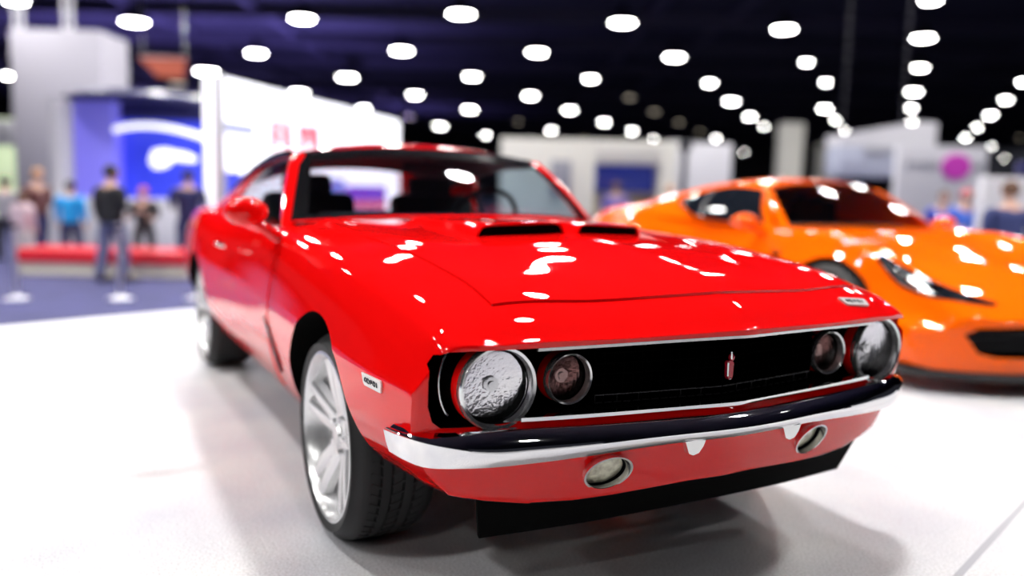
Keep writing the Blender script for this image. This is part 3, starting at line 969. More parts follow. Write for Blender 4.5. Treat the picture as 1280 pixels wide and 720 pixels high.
for sd in (-1, 1):
    s3 = np.array([1, sd, 1])
    a0 = np.array([-.62, .72, .84]); a1 = np.array([-1.12, .538, 1.16])
    pth = [a0 + (a1 - a0) * t + np.array([0, .012, .014]) * 4 * t * (1 - t) for t in np.linspace(0, 1, 10)]
    def prof(i):
        c = pth[i]; q = [(.030, .010), (.008, .035), (-.035, .032), (-.05, .0), (-.02, -.02), (.022, -.016)]
        return [(c[0] + a, sd * (c[1] + b - .008), c[2]) for a, b in q]
    MB().sweep(pth, prof).build('windshield_pillar', M['orange'], oc, sharp=50)
    up = RAIL2.copy(); up[:, 1] += .004
    lo = polyline([(-.66, .79, .845), (-1.2, .81, .86), (-1.7, .82, .875), (-2.2, .84, .90), (-2.7, .84, .93), (-3.2, .74, .92)], 30)
    sidep = between(up, lo, 12, .02, (0, 1, .2))
    MB().grid(sidep * s3, thick=.02, flip=sd > 0).build('quarter_panel', M['orange'], oc)
    upw = polyline([(-1.10, .555, 1.135), (-1.40, .585, 1.155), (-1.75, .620, 1.115), (-2.02, .70, 1.04)], 16)
    low = polyline([(-.76, .800, .875), (-1.2, .822, .885), (-1.7, .815, .93), (-1.98, .735, 1.015)], 16)
    pw = between(upw, low, 8, .024, (0, 1, .2)) + np.array([0, .014, .004])
    w = MB().grid(pw * s3, thick=.004, flip=sd > 0).build('side_window', M['dark_glass'], oc)
    mb = MB(); q = pw[:, 9] * s3 + np.array([0, sd * .006, 0]); mb.tube(q, .014, 8); mb.build('window_divider', M['orange'] if False else M['satin_chrome'], w)
    # door mirror
    mb = MB(); mb.ball((-.78, sd * .97, .905), (.065, .105, .055), 16, 10); mb.tube([(-.78, sd * .93, .87), (-.76, sd * .82, .85)], [.03, .04], 8)
    m_ = mb.build('door_mirror', M['orange'], oc)
    mb = MB(); mb.ball((-.838, sd * .97, .905), (.012, .088, .044), 14, 8); mb.build('mirror_glass', M['chrome'], m_)
    # slanted headlight conforming to the fender
    def conform(P2, off):
        out = []
        for row in P2:
            rr = []
            for p in row:
                o_ = np.array([p[0], sd * p[1], p[2]]); dd = np.array([.45, sd * .40, .8]); dd /= np.linalg.norm(dd)
                h, n = cast(obvh, o_ + dd * .6, -dd)
                rr.append(h + n * off if h is not None else o_)
            out.append(rr)
        return np.array(out)
    A = polyline([(.26, .735, .73), (.45, .70, .70), (.66, .60, .63), (.86, .44, .54)], 16)
    Bq = polyline([(.28, .775, .70), (.48, .79, .63), (.68, .72, .56), (.86, .47, .52)], 16)
    hl = MB().grid(conform(between(A, Bq, 8), .008), thick=.01, flip=sd < 0).build('headlight', M['dark_glass'], oc)
    A2 = A * .55 + Bq * .45; 
    for k in (4, 8):
        c = conform([[A[k] * .5 + Bq[k] * .5]], .010)[0][0]
        MB().ball(c, (.045, .040, .030), 14, 8).build('lamp_lens', M['lens'], hl)
    mb = MB(); l1 = conform([[A[1] * .3 + Bq[1] * .7, A[4] * .2 + Bq[4] * .8, A[8] * .1 + Bq[8] * .9, A[12] * .15 + Bq[12] * .85]], .012)[0]
    mb.tube(polyline(l1, 12), .006, 6); mb.build('lamp_strip', M['satin_chrome'], hl)
    # hood vent
# lower lip and grille
mb = MB()
lp = [(float(OB.warp(np.array(1.02), np.array(y), np.array(.16))) + .035, y) for y in np.linspace(-.88, .88, 37)]
rowA = [(x, y, .135) for x, y in lp]; rowB = [(x - .30, y * .98, .15) for x, y in lp]
mb.grid([rowA, rowB], thick=.045)
mb.build('front_splitter', M['gloss_black'], oc)
mb = MB()
for z in (.26, .30, .34):
    pth = np.linspace(-.60, .60, 25)
    def prof(i):
        y = pth[i]; x = float(OB.warp(np.array(1.0), np.array(y), np.array(z))) - .06
        return [(x, y, z - .004), (x, y, z + .004), (x - .02, y, z + .004), (x - .02, y, z - .004)]
    mb.sweep(pth, prof)
mb.build('grille', M['grille_bar'], oc)
mb = MB(); mb.bbox((-.95, 0, .80), (.3, 1.25, .16), .03); mb.build('dashboard', M['interior'], oc)
for sd in (-1, 1):
    mb = MB(); mb.bbox((-1.62, sd * .36, .78), (.16, .46, .56), .05); mb.bbox((-1.35, sd * .36, .52), (.5, .46, .14), .04)
    mb.bbox((-1.66, sd * .36, 1.03), (.10, .26, .14), .03); mb.build('seat', M['interior'], oc)
w0 = make_wheel(oc, .335, .26, .255, (0, -.80, .335), rimmat=M['gloss_black'])
for x, y in ((0, .80), (-2.71, -.80), (-2.71, .80)):
    w = copy_tree(w0, oc); w.location = (x, y, .335)
    if y > 0: w.rotation_euler = (0, 0, PI)
for sd in (-1, 1):   # louvre vent behind the front wheel
    h, n = cast(obvh, (-.52, sd * 2, .58), (0, -sd, 0))
    if h is not None:
        mb = MB(); mb.bbox((h[0], h[1], h[2]), (.10, .02, .26), .008); mb.build('side_vent', M['black'], oc)

# ================================================================== PLATFORM, HALL
def floor_material():
    m = mat('white_platform_floor', (.80, .795, .785), .38, spec=0.4)
    nt = m.node_tree; b = nt.nodes['Principled BSDF']
    tc = nt.nodes.new('ShaderNodeTexCoord')
    n1 = nt.nodes.new('ShaderNodeTexNoise'); n1.inputs['Scale'].default_value = 1.6; n1.inputs['Detail'].default_value = 7
    n2 = nt.nodes.new('ShaderNodeTexNoise'); n2.inputs['Scale'].default_value = 130; n2.inputs['Detail'].default_value = 3
    for n in (n1, n2): nt.links.new(tc.outputs['Object'], n.inputs['Vector'])
    r1 = nt.nodes.new('ShaderNodeValToRGB')
    r1.color_ramp.elements[0].position = .3; r1.color_ramp.elements[0].color = (.50, .505, .56, 1)
    r1.color_ramp.elements[1].position = .68; r1.color_ramp.elements[1].color = (.70, .695, .69, 1)
    r2 = nt.nodes.new('ShaderNodeValToRGB')
    r2.color_ramp.elements[0].position = .35; r2.color_ramp.elements[0].color = (.72, .72, .72, 1)
    r2.color_ramp.elements[1].position = .62; r2.color_ramp.elements[1].color = (1, 1, 1, 1)
    nt.links.new(n1.outputs['Fac'], r1.inputs['Fac']); nt.links.new(n2.outputs['Fac'], r2.inputs['Fac'])
    mx = nt.nodes.new('ShaderNodeMix'); mx.data_type = 'RGBA'; mx.blend_type = 'MULTIPLY'; mx.inputs['Factor'].default_value = 1
    nt.links.new(r1.outputs['Color'], mx.inputs['A']); nt.links.new(r2.outputs['Color'], mx.inputs['B'])
    # two straight joints between floor panels
    sep = nt.nodes.new('ShaderNodeSeparateXYZ'); nt.links.new(tc.outputs['Object'], sep.inputs[0])
    last = mx.outputs['Result']
    for (x0, y0), (x1, y1) in (((1.01, .90), (.794, 1.53)),):
        L = math.hypot(x1 - x0, y1 - y0); nx, ny = -(y1 - y0) / L, (x1 - x0) / L; c0 = nx * x0 + ny * y0
        a = nt.nodes.new('ShaderNodeMath'); a.operation = 'MULTIPLY'; a.inputs[1].default_value = nx; nt.links.new(sep.outputs[0], a.inputs[0])
        c = nt.nodes.new('ShaderNodeMath'); c.operation = 'MULTIPLY_ADD'; c.inputs[1].default_value = ny
        nt.links.new(sep.outputs[1], c.inputs[0]); nt.links.new(a.outputs[0], c.inputs[2])
        d = nt.nodes.new('ShaderNodeMath'); d.operation = 'COMPARE'; d.inputs[1].default_value = c0; d.inputs[2].default_value = .011
        nt.links.new(c.outputs[0], d.inputs[0])
        m2 = nt.nodes.new('ShaderNodeMix'); m2.data_type = 'RGBA'
        nt.links.new(d.outputs[0], m2.inputs['Factor']); nt.links.new(last, m2.inputs['A']); m2.inputs['B'].default_value = (.30, .30, .34, 1)
        last = m2.outputs['Result']
    nt.links.new(last, b.inputs['Base Color'])
    return m
M['platform'] = floor_material()
# platform outline: its back edge shows at the left of the picture
e0 = at_z(-400, 440, 0); p_a = at_z(0, 408, 0); p_b = at_z(250, 385, 0)
dr = (p_b - p_a); dr /= np.linalg.norm(dr)
q0 = p_a - dr * 6; q1 = p_a + dr * 11
mb = MB()
mb.prism([(q0[0], q0[1]), (q1[0], q1[1]), (q1[0] + 14, q1[1] + 4.0), (q0[0] + 12.5, q0[1] + 4.2)][::-1], (0, 0, HF), (1, 0, 0), (0, 1, 0), (0, 0, 1), -HF)
pf = mb.build('floor_platform', M['platform'], smooth=False); tag(pf, kind='structure')

M['hall_floor'] = mat('navy_carpet', (.032, .032, .11), .9, noise=(3, .25))
M['ceiling'] = mat('dark_ceiling', (.022, .020, .034), .9)
M['beam'] = mat('ceiling_steel', (.05, .045, .07), .8)
cen = GROUND_F * 55
def oriented(name, mb, mats, loc, **k):
    o = mb.build(name, mats, **k); o.location = loc; o.rotation_euler = (0, 0, ROTZ); return o
CEIL = 9.6
mb = MB(); mb.box((0, 60, HF - .1), (170, 190, .2)); tag(oriented('floor', mb, M['hall_floor'], (0, 0, 0)), kind='structure')
mb = MB(); mb.box((0, 60, CEIL + .2), (170, 190, .4)); tag(oriented('ceiling', mb, M['ceiling'], (0, 0, 0)), kind='structure')
M['wall'] = mat('dark_hall_wall', (.05, .048, .06), .9)
mb = MB(); mb.box((0, 150, 4.5), (170, .4, 10)); tag(oriented('wall_back', mb, M['wall'], (0, 0, 0)), kind='structure')
# ---- high-bay lamps in view
M['lamp_glow'] = mat('lamp_glow', (1, 1, 1), emit=55, emit_color=(1.0, .985, .96))
M['lamp_glow_warm'] = mat('lamp_glow_warm', (1, .9, .75), emit=1.3, emit_color=(1.0, .87, .68))
M['lamp_shell'] = mat('lamp_shell', (.03, .03, .035), .5, .3)
LZ = 8.0
def make_lamp(warm):
    root = empty('ceiling_lamp')
    mb = MB(); mb.lathe([(.0005, .75), (.10, .75), (.14, .62), (.30, .40), (.44, .04), (.45, 0), (.43, 0)], n=20)
    mb.cyl((0, 0, .7), (0, 0, CEIL - LZ - .02), .03, n=6)
    mb.build('lamp_housing', M['lamp_shell'], root)
    mb = MB(); mb.lathe([(.0005, -.06), (.2, -.05), (.34, -.02), (.43, .03), (.0005, .03)], n=20)
    mb.build('lamp_diffuser', M['lamp_glow_warm'] if warm else M['lamp_glow'], root)
    return root
LAMPS = [(20, 2, 35), (168, 28, 40), (90, 48, 28), (28, 72, 24), (12, 95, 28), (24, 126, 22), (258, 90, 36), (222, 105, -30),
 (320, 67, 32), (378, 24, 38), (434, 97, 32), (374, 116, 30), (455, 136, 24), (576, 18, 40), (502, 64, 34), (590, 96, 28),
 (519, 119, 26), (587, 137, 26), (511, 146, -22), (550, 158, 24), (607, 169, 20), (671, 66, 32), (778, 29, 38), (843, 72, 32),
 (738, 99, 26), (663, 120, 26), (787, 122, -22), (712, 138, 24), (887, 104, 24), (818, 140, -22), (648, 152, -18), (914, 127, 26),
 (755, 153, 22), (849, 153, -20), (689, 163, 20), (937, 146, 22), (790, 164, 20), (875, 164, -18), (955, 158, 16), (895, 173, 18),
 (817, 173, 14), (730, 172, -14), (980, 37, 36), (1008, 78, 22), (1032, 103, 20), (1031, 136, 24), (1044, 150, 18), (1055, 163, 16),
 (1163, 1, 32), (1154, 48, 34), (1150, 85, 26), (1142, 115, 26), (1139, 135, 20), (1140, 152, 16), (1278, 103, 20), (1257, 125, 22),
 (1238, 144, 22), (1222, 159, 18), (1207, 172, 18), (1275, 172, -16), (1240, 183, 14), (1255, 198, 14), (912, 182, 14), (930, 190, 12)]
protos = {}
NTH = ['first', 'second', 'third', 'fourth', 'fifth', 'sixth', 'seventh', 'eighth', 'ninth', 'tenth', 'eleventh', 'twelfth', 'thirteenth', 'fourteenth', 'fifteenth', 'sixteenth', 'seventeenth', 'eighteenth']
BANDS = [(0, 44, 'topmost'), (44, 84, 'second'), (84, 112, 'third'), (112, 132, 'fourth'), (132, 150, 'fifth'), (150, 168, 'sixth'), (168, 400, 'lowest')]
LAMPS.sort()
lamp_xy = []
for lo_, hi_, bname in BANDS:
    row = [l for l in LAMPS if lo_ <= l[1] < hi_]
    for n_, (px, py, sz) in enumerate(row):
        p = at_z(px, py, LZ); lamp_xy.append(p)
        depth = (p - CAM) @ FW
        warm = sz < 0
        if warm not in protos:
            o = protos[warm] = make_lamp(warm)
        else:
            o = copy_tree(protos[warm])
        o.location = p
        s_ = min(1.9, max(.6, (abs(sz) * 1.12 - 12) / FPX * depth / .9))
        o.scale = (s_, s_, 1)
        tag(o, f"{'cream' if warm else 'white'} round ceiling lamp, {NTH[n_]} from the left in the {bname} band of lamps", 'ceiling light', 'round ceiling lamps of the hall')

# steel beams under the ceiling, kept clear of the lamp rods
Q = np.array([[p[:2] @ _r[:2] / np.linalg.norm(_r[:2]), p[:2] @ GROUND_F[:2]] for p in lamp_xy])
mb = MB()
for k in range(14):
    y0 = 14 + k * 9
    y = max((y0 + d for d in np.linspace(-4, 4, 41)), key=lambda v: min(1.6, np.abs(Q[:, 1] - v).min()) - .001 * abs(v - y0))
    if np.abs(Q[:, 1] - y).min() > .45: mb.box((0, y, CEIL - .35), (150, .35, .7))
for k in range(-4, 5):
    x0 = k * 11 + 3
    x = max((x0 + d for d in np.linspace(-5, 5, 51)), key=lambda v: min(1.6, np.abs(Q[:, 0] - v).min()) - .001 * abs(v - x0))
    if np.abs(Q[:, 0] - x).min() > .45: mb.box((x, 70, CEIL - .15), (.5, 140, .3))
tag(oriented('ceiling_beams', mb, M['beam'], (0, 0, 0), smooth=False), kind='structure')

# ================================================================== EXHIBITS IN THE BACKGROUND
def frame_obj(name, px, depth, label=None, cat=None, group=None, z=HF, turn=0.0):
    p = at(px, 360, depth)
    e = empty(name, (p[0], p[1], z), ROTZ + turn)
    if label: tag(e, label, cat, group)
    return e
def hz(px, py, depth):      # height above the hall floor of a picture point at a distance
    return at(px, py, depth)[2] - HF
def wpx(n, depth): return n / FPX * depth

M['white_wall'] = mat('white_wall', (.62, .61, .65), .6)
M['tower_wall'] = mat('lilac_white_wall', (.44, .42, .48), .6)
M['cream_wall'] = mat('cream_wall', (.82, .80, .72), .6)
M['glow_white'] = mat('backlit_white', (.9, .9, .95), .5, emit=1.4, emit_color=(.93, .93, 1.0))
M['glow_green'] = mat('lit_pale_green', (.7, .85, .5), .6, emit=.5, emit_color=(.80, .95, .62))
M['navy'] = mat('navy_panel', (.02, .02, .10), .35)
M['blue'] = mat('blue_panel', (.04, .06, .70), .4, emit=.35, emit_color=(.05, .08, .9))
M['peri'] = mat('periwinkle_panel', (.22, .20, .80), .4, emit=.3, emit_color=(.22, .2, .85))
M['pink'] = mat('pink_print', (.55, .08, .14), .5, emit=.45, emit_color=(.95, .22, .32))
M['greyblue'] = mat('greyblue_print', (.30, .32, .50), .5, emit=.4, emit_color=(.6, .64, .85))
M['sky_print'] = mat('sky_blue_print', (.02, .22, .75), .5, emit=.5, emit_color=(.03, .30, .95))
M['magenta'] = mat('magenta_print', (.70, .06, .55), .5)
M['grey_print'] = mat('grey_print', (.35, .35, .40), .5)
M['red_stage'] = mat('red_stage', (.75, .02, .03), .4, 0, .4)
M['cream_stage'] = mat('cream_stage', (.85, .80, .66), .5)
M['screen_blue'] = mat('screen_blue', (.02, .03, .25), .2, emit=.25, emit_color=(.05, .08, .5))
M['sand'] = mat('sand_counter', (.55, .47, .33), .5)
M['banner_orange'] = mat('banner_orange', (.42, .08, .04), .6)
M['sign_grey'] = mat('sign_grey', (.42, .44, .55), .5)
M['steel_post'] = mat('steel_post', (.75, .75, .78), .3, 1.0)

# white booth tower with two masts
d = 27
t = frame_obj('exhibit_tower', 100, d, 'tall plain white booth tower with two thin masts at the left', 'booth tower')
wv = wpx(108, d); ht = hz(100, 50, d)
MB().bbox((0, 0, ht / 2), (wv, 1.8, ht), .06).build('tower_body', M['tower_wall'], t)
for x0 in (-62, -2):
    mb = MB(); x = wpx(x0, d)
    for k in (-.12, .12):
        mb.cyl((x + k, 0, ht * .55 if x0 < -50 else ht), (x + k, 0, CEIL - HF - .05), .06, n=8)
    for q in range(8):
        z0 = ht + (CEIL - HF - ht) * q / 8; mb.tube([(x - .12, 0, z0), (x + .12, 0, z0 + .3)], .03, 6)
    if x0 < -50: mb.box((x + .3, 0, ht * .6), (1.0, .2, .2))
    mb.build('mast', M['white_wall'], t)
# pale green lit wall at the far left
d = 30
t = frame_obj('exhibit_wall', 8, d, 'pale green lit exhibition wall at the far left edge', 'exhibit wall')
ht = hz(8, 150, d)
MB().bbox((0, 0, ht / 2), (wpx(110, d), .3, ht), .03).build('wall_panel', M['glow_green'], t)
mb = MB(); mb.bbox((0, -.17, ht - .5), (wpx(110, d), .06, .9), .02)
for k in range(4): mb.box((-1.0 + k * .65, -.21, ht - .5), (.3, .04, .25), 1)
mb.build('wall_header', [M['white_wall'], M['grey_print']], t)
# blue booth with round canopy
d = 18.5
t = frame_obj('blue_booth', 165, d, 'blue exhibition booth with round navy canopy and white arch sign', 'booth')
mb = MB(); zc = hz(165, 124, d)
mb.lathe([(.0005, .18), (wpx(80, d), .12), (wpx(94, d), .0), (wpx(90, d), -.10), (.0005, -.10)], (0, .9, zc), n=48)
mb.build('canopy', M['navy'], t)
mb = MB(); mb.bbox((wpx(-43, d), .3, zc / 2), (wpx(50, d), .5, zc - .1), .03); mb.build('side_panel', M['peri'], t)
mb = MB(); mb.bbox((wpx(36, d), .6, zc / 2), (wpx(108, d), .3, zc - .12), .03); mb.build('back_panel', M['blue'], t)
mb = MB(); z1 = hz(165, 160, d); mb.bbox((wpx(36, d), .36, (z1 + zc) / 2 + .05), (wpx(104, d), .12, zc - z1 - .25), .02); mb.build('header_panel', M['navy'], t)
mb = MB(); arc = []
for k in range(15):
    u = k / 14; arc.append((wpx(-52 + 140 * u, d), .28 - .25 * math.sin(PI * u), hz(165, 188 - 30 * math.sin(PI * (.15 + .65 * u)), d)))
mb.tube(arc, .06, 8); mb.build('arch_trim', M['glow_white'], t)
# white script mark on the blue back panel
mb = MB()
mk = [(185, 205), (192, 196), (201, 193), (214, 193), (228, 195), (240, 198)]
mb.tube([(wpx(a - 165, d), .42, hz(165, b, d)) for a, b in mk], [.10, .20, .16, .11, .10, .05], 8)
mb.tube([(wpx(a - 165, d), .42, hz(165, b, d)) for a, b in ((186, 206), (196, 206), (206, 201))], .07, 8)
mb.build('script_sign', M['glow_white'], t)
mb = MB(); z2 = hz(165, 247, d); mb.bbox((wpx(0, d), -.3, z2 / 2), (wpx(180, d), .5, z2), .03); mb.build('booth_counter', M['white_wall'], t)
for k in (-85,):
    mb = MB(); mb.cyl((wpx(k + 6, d), -.1, 0), (wpx(k + 6, d), -.1, zc - .1), .22, n=20); mb.build('booth_column', M['white_wall'], t)
# big backlit screen wall receding to the right
pa = at(266, 200, 15.0); pb = at(492, 200, 24.5)
mid = (pa + pb) / 2; L = math.hypot(pb[0] - pa[0], pb[1] - pa[1]); ang = math.atan2(pb[1] - pa[1], pb[0] - pa[0])
t = empty('screen_wall', (mid[0], mid[1], HF), ang)
tag(t, 'long glowing white display wall with pink lettering behind the red car roof', 'display wall')
hs = hz(252, 96, 15.0)
MB().bbox((0, 0, hs / 2), (L, .35, hs), .03).build('lit_panel', M['glow_white'], t)
def onwall(px, py):      # picture point -> coordinates on the wall front
    dv = at(px, py, 1.0) - CAM; tv = np.array([math.cos(ang), math.sin(ang)]); nv = np.array([-tv[1], tv[0]])
    s_ = ((mid[:2] - CAM[:2]) @ nv - .18 * np.sign(nv @ (mid[:2] - CAM[:2]))) / (dv[:2] @ nv)
    w_ = CAM + dv * s_
    return (w_[:2] - mid[:2]) @ tv, w_[2] - HF
def wallbox(mb, x0, y0, x1, y1, m=0, th=.03):
    u0, v0 = onwall(x0, y0); u1, v1 = onwall(x1, y1)
    mb.box(((u0 + u1) / 2, -.19, (v0 + v1) / 2), (abs(u1 - u0), th, abs(v1 - v0)), m)
mb = MB()
for x0, y0, x1, y1 in ((338, 150, 346, 187), (346, 150, 362, 159), (355, 158, 364, 170), (344, 165, 360, 173), (354, 172, 364, 187), (373, 155, 381, 189), (381, 158, 388, 172), (386, 166, 392, 182), (390, 156, 398, 189)):
    wallbox(mb, x0, y0, x1, y1)
mb.build('pink_lettering', M['pink'], t)
mb = MB(); wallbox(mb, 272, 150, 318, 170); mb.build('pale_print', M['greyblue'], t)
mb = MB(); wallbox(mb, 276, 214, 302, 264); mb.build('blue_print', M['blue'], t)
mb = MB(); wallbox(mb, 372, 222, 430, 247); mb.build('sky_blue_print', M['sky_print'], t)
mb = MB(); wallbox(mb, 432, 232, 482, 250); mb.build('blue_print', M['blue'], t)
mb = MB(); wallbox(mb, 432, 252, 482, 262); mb.build('pink_print', M['pink'], t)
mb = MB(); u, v = onwall(270, 200); mb.bbox((u, -.25, hs / 2), (.18, .14, hs), .02); mb.build('end_post', M['white_wall'], t)

# orange triangular banner
d = 33
t = frame_obj('hanging_banner', 212, d, 'small orange red banner hanging below the ceiling at upper left', 'banner', z=0)
c = at(212, 92, d)
mb = MB(); mb.prism([(-.95, .45), (.85, .45), (.75, -.30), (-.25, -.25)][::-1], (0, 0, c[2]), (1, 0, 0), (0, 0, 1), (0, -1, 0), .04)
mb.build('banner_cloth', M['banner_orange'], t)
mb = MB(); mb.cyl((-.9, 0, c[2] + .48), (.9, 0, c[2] + .48), .03, n=8)
for x in (-.8, .8): mb.cyl((x, 0, c[2] + .45), (x, 0, CEIL), .012, n=6)
mb.build('hanging_rod', M['steel_post'], t)

# low red and cream stage in front of the booth
d = 13.2
t = frame_obj('low_stage', 150, d, 'long low stage with red top band and cream front before the booth', 'stage')
w = wpx(260, d); z1 = hz(150, 313, d); z2 = hz(150, 330, d)
MB().bbox((0, .45, (z1 + z2) / 2), (w, .9, z1 - z2), .02).build('stage_deck', M['red_stage'], t)
MB().bbox((0, .47, z2 / 2), (w - .04, .82, z2), .01).build('stage_base', M['cream_stage'], t)

# stanchion posts along the platform edge
for k, (px, dd, lb) in enumerate(((20, 10.6, 'silver barrier post nearest the left edge of the photo'), (150, 10.8, 'silver barrier post standing before the man in jeans'), (246, 11.0, 'silver barrier post partly behind the red rear fender'))):
    if k == 0:
        t0 = t = frame_obj('barrier_post', px, dd)
        mb = MB(); mb.lathe([(.0005, .0), (.16, 0), (.16, .015), (.05, .04), (.032, .05), (.032, .90), (.04, .905), (.04, .96), (.0005, .965)], n=20)
        mb.build('post', M['steel_post'], t)
        mb = MB(); mb.lathe([(.0415, .90), (.05, .90), (.05, .955), (.0415, .955)], n=16, closed=True); mb.build('belt_head', M['black'], t)
    else:
        t = copy_tree(t0); p = at(px, 360, dd); t.location = (p[0], p[1], HF)
    tag(t, lb, 'barrier post', 'barrier posts by the platform')

# mid white kiosk with a serving hatch
d = 22
t = frame_obj('white_kiosk', 735, d, 'cream white kiosk with dark screen hatch between the two cars', 'kiosk')
z = hz(735, 178, d); x0 = wpx(-112, d); x1 = wpx(96, d); ha = wpx(0, d); hb = wpx(78, d); ya = hz(770, 282, d); yb = hz(770, 206, d)
mb = MB()
mb.bbox(((x0 + ha) / 2, 0, z / 2), (ha - x0, 1.6, z), .02); mb.bbox(((x1 + hb) / 2, 0, z / 2), (x1 - hb, 1.6, z), .02)
mb.bbox(((ha + hb) / 2, 0, (z + yb) / 2), (hb - ha + .02, 1.6, z - yb), .02); mb.bbox(((ha + hb) / 2, 0, ya / 2), (hb - ha + .02, 1.6, ya), .02)
mb.build('kiosk_wall', M['cream_wall'], t)
mb = MB(); zm = hz(770, 240, d); mb.bbox(((ha + hb) / 2, .2, (zm + yb) / 2), (hb - ha, .08, yb - zm), .01); mb.build('screen', M['screen_blue'], t)
mb = MB(); mb.bbox(((ha + hb) / 2, .3, (zm + ya) / 2), (hb - ha, .08, zm - ya), .01); mb.build('hatch_back', M['sand'], t)
mb = MB(); zq = hz(770, 262, d); mb.bbox(((ha + hb) / 2, -.75, zq), (hb - ha + .1, .5, .06), .01); mb.build('serving_shelf', M['sand'], t)
mb = MB(); mb.bbox((wpx(-40, d), -.83, hz(690, 222, d)), (wpx(24, d), .05, wpx(40, d)), .01); mb.build('dark_poster', M['grey_print'], t)
# white panels right of the kiosk
d = 26
for k, (pxa, pxb, yt, lb) in enumerate(((826, 846, 178, 'narrow white display panel right of the kiosk'), (852, 905, 180, 'broad pale display panel behind the orange car roof'))):
    t = frame_obj('display_panel', (pxa + pxb) / 2, d, lb, 'display panel', 'white display panels by the kiosk')
    z = hz(860, yt, d); MB().bbox((0, 0, z / 2), (wpx(pxb - pxa, d), .15, z), .02).build('panel', M['white_wall'], t)
    mb = MB()
    for s_ in (-1, 1): mb.bbox((s_ * wpx((pxb - pxa) * .4, d), 0, .02), (.1, .7, .04), .01)
    mb.build('panel_foot', M['steel_post'], t)
d = 20
t = frame_obj('dark_pole', 848, d, 'slim dark pole standing between kiosk and pale panel', 'pole')
z = hz(848, 186, d)
mb = MB(); mb.cyl((0, 0, .03), (0, 0, z), .07, n=12); mb.build('pole_shaft', M['ink'], t)
mb = MB(); mb.lathe([(.0005, 0), (.3, 0), (.28, .03), (.0005, .04)], n=20); mb.build('pole_base', M['ink'], t)
mb = MB(); mb.bbox((0, 0, z + .05), (.26, .26, .22), .03); mb.build('pole_head', M['ink'], t)
# cream hall columns
for k, (px, wd, yt, d) in enumerate(((976, 26, 156, 42), (1021, 20, 182, 60))):
    t = MB().bbox((0, 0, (CEIL - HF) / 2 if False else hz(px, yt, d) / 2), (wpx(wd, d), wpx(wd, d), hz(px, yt, d)), .05)
    o = t.build('column', M['cream_wall']); p = at(px, 360, d); o.location = (p[0], p[1], HF); o.rotation_euler = (0, 0, ROTZ)
    tag(o, kind='structure')
# hanging grey sign
d = 26
t = frame_obj('hanging_sign', 1075, d, 'grey and white box sign hanging above the orange car roof', 'sign', z=0)
za = at(1075, 185, d)[2]; zb = at(1075, 222, d)[2]; zt = at(1090, 166, d)[2]
MB().bbox((wpx(-5, d), 0, (za + zb) / 2), (wpx(80, d), 1.2, za - zb), .03).build('sign_box', M['sign_grey'], t)
mb = MB(); mb.prism([(wpx(-46, d), za), (wpx(68, d), za), (wpx(68, d), zt + .25), (wpx(46, d), zt + .28), (wpx(-46, d), zt - .15)][::-1], (0, .6, 0), (1, 0, 0), (0, 0, 1), (0, -1, 0), 1.2)
mb.build('sign_top', M['white_wall'], t)
mb = MB(); mb.bbox((wpx(0, d), -.62, za - .12), (wpx(34, d), .05, .22), .01); mb.build('sign_print', M['grey_print'], t)
mb = MB()
for x in (-36, 36): mb.cyl((wpx(x, d), 0, zt - .2), (wpx(x, d), 0, CEIL), .02, n=6)
mb.build('hanging_rod', M['ink'], t)
# white sign wall with round magenta mark
d = 24
t = frame_obj('sign_wall', 1162, d, 'white sign wall with a round magenta mark and grey letters', 'sign wall')
z = hz(1162, 184, d); w = wpx(108, d)
MB().bbox((0, 0, z / 2), (w, .3, z), .02).build('wall_panel', M['white_wall'], t)
mb = MB(); cz = hz(1178, 209, d)
mb.lathe([(.0005, .05), (.40, .05), (.42, .03), (.42, 0), (.0005, 0)], (0, 0, 0), (0, -1, 0), 36)
mb.v = [(p[0] + wpx(16, d), p[1] - .16, p[2] * .86 + cz) for p in mb.v]
mb.build('round_mark', M['magenta'], t)
mb = MB()
for x0, hgt in ((-42, .2), (-33, .16), (-25, .16), (-17, .2), (-9, .16), (40, .16), (46, .2)):
    mb.box((wpx(x0, d), -.17, cz), (wpx(4, d), .04, hgt)); mb.box((wpx(x0 + 2, d), -.17, cz + hgt / 2), (wpx(5, d), .04, .05))
mb.build('grey_lettering', M['grey_print'], t)
# white counter wall at the right edge
d = 13
t = frame_obj('white_partition', 1262, d, 'low white partition at the right edge behind the man in navy', 'partition')
z = hz(1262, 222, d); MB().bbox((0, 0, z / 2), (wpx(96, d), .2, z), .02).build('partition_panel', M['white_wall'], t)
mb = MB(); mb.bbox((wpx(20, d), .0, z + wpx(10, d)), (wpx(50, d), .12, wpx(18, d)), .02); mb.build('navy_header', M['navy'], t)

# ================================================================== PEOPLE
SKIN = mat('skin', (.55, .33, .25), .5)
def skinned(name, verts, edges, rads, material, root=0, levels=1):
    me = bpy.data.meshes.new(name); me.from_pydata([tuple(v) for v in verts], edges, [])
    o = bpy.data.objects.new(name, me); col.objects.link(o)
    sk = o.modifiers.new('skin', 'SKIN'); sk.use_smooth_shade = True
    for i, r in enumerate(rads):
        rr = r if hasattr(r, '__len__') else (r, r)
        me.skin_vertices[0].data[i].radius = rr
        me.skin_vertices[0].data[i].use_root = (i == root)
    sb = o.modifiers.new('sub', 'SUBSURF'); sb.levels = levels; sb.render_levels = levels
    dg = bpy.context.evaluated_depsgraph_get(); dg.update()
    m2 = bpy.data.meshes.new_from_object(o.evaluated_get(dg))
    bpy.data.objects.remove(o, do_unlink=True)
    V = [tuple(v.co) for v in m2.vertices]; F = [tuple(p.vertices) for p in m2.polygons]
    bpy.data.meshes.remove(m2)
    return V, F

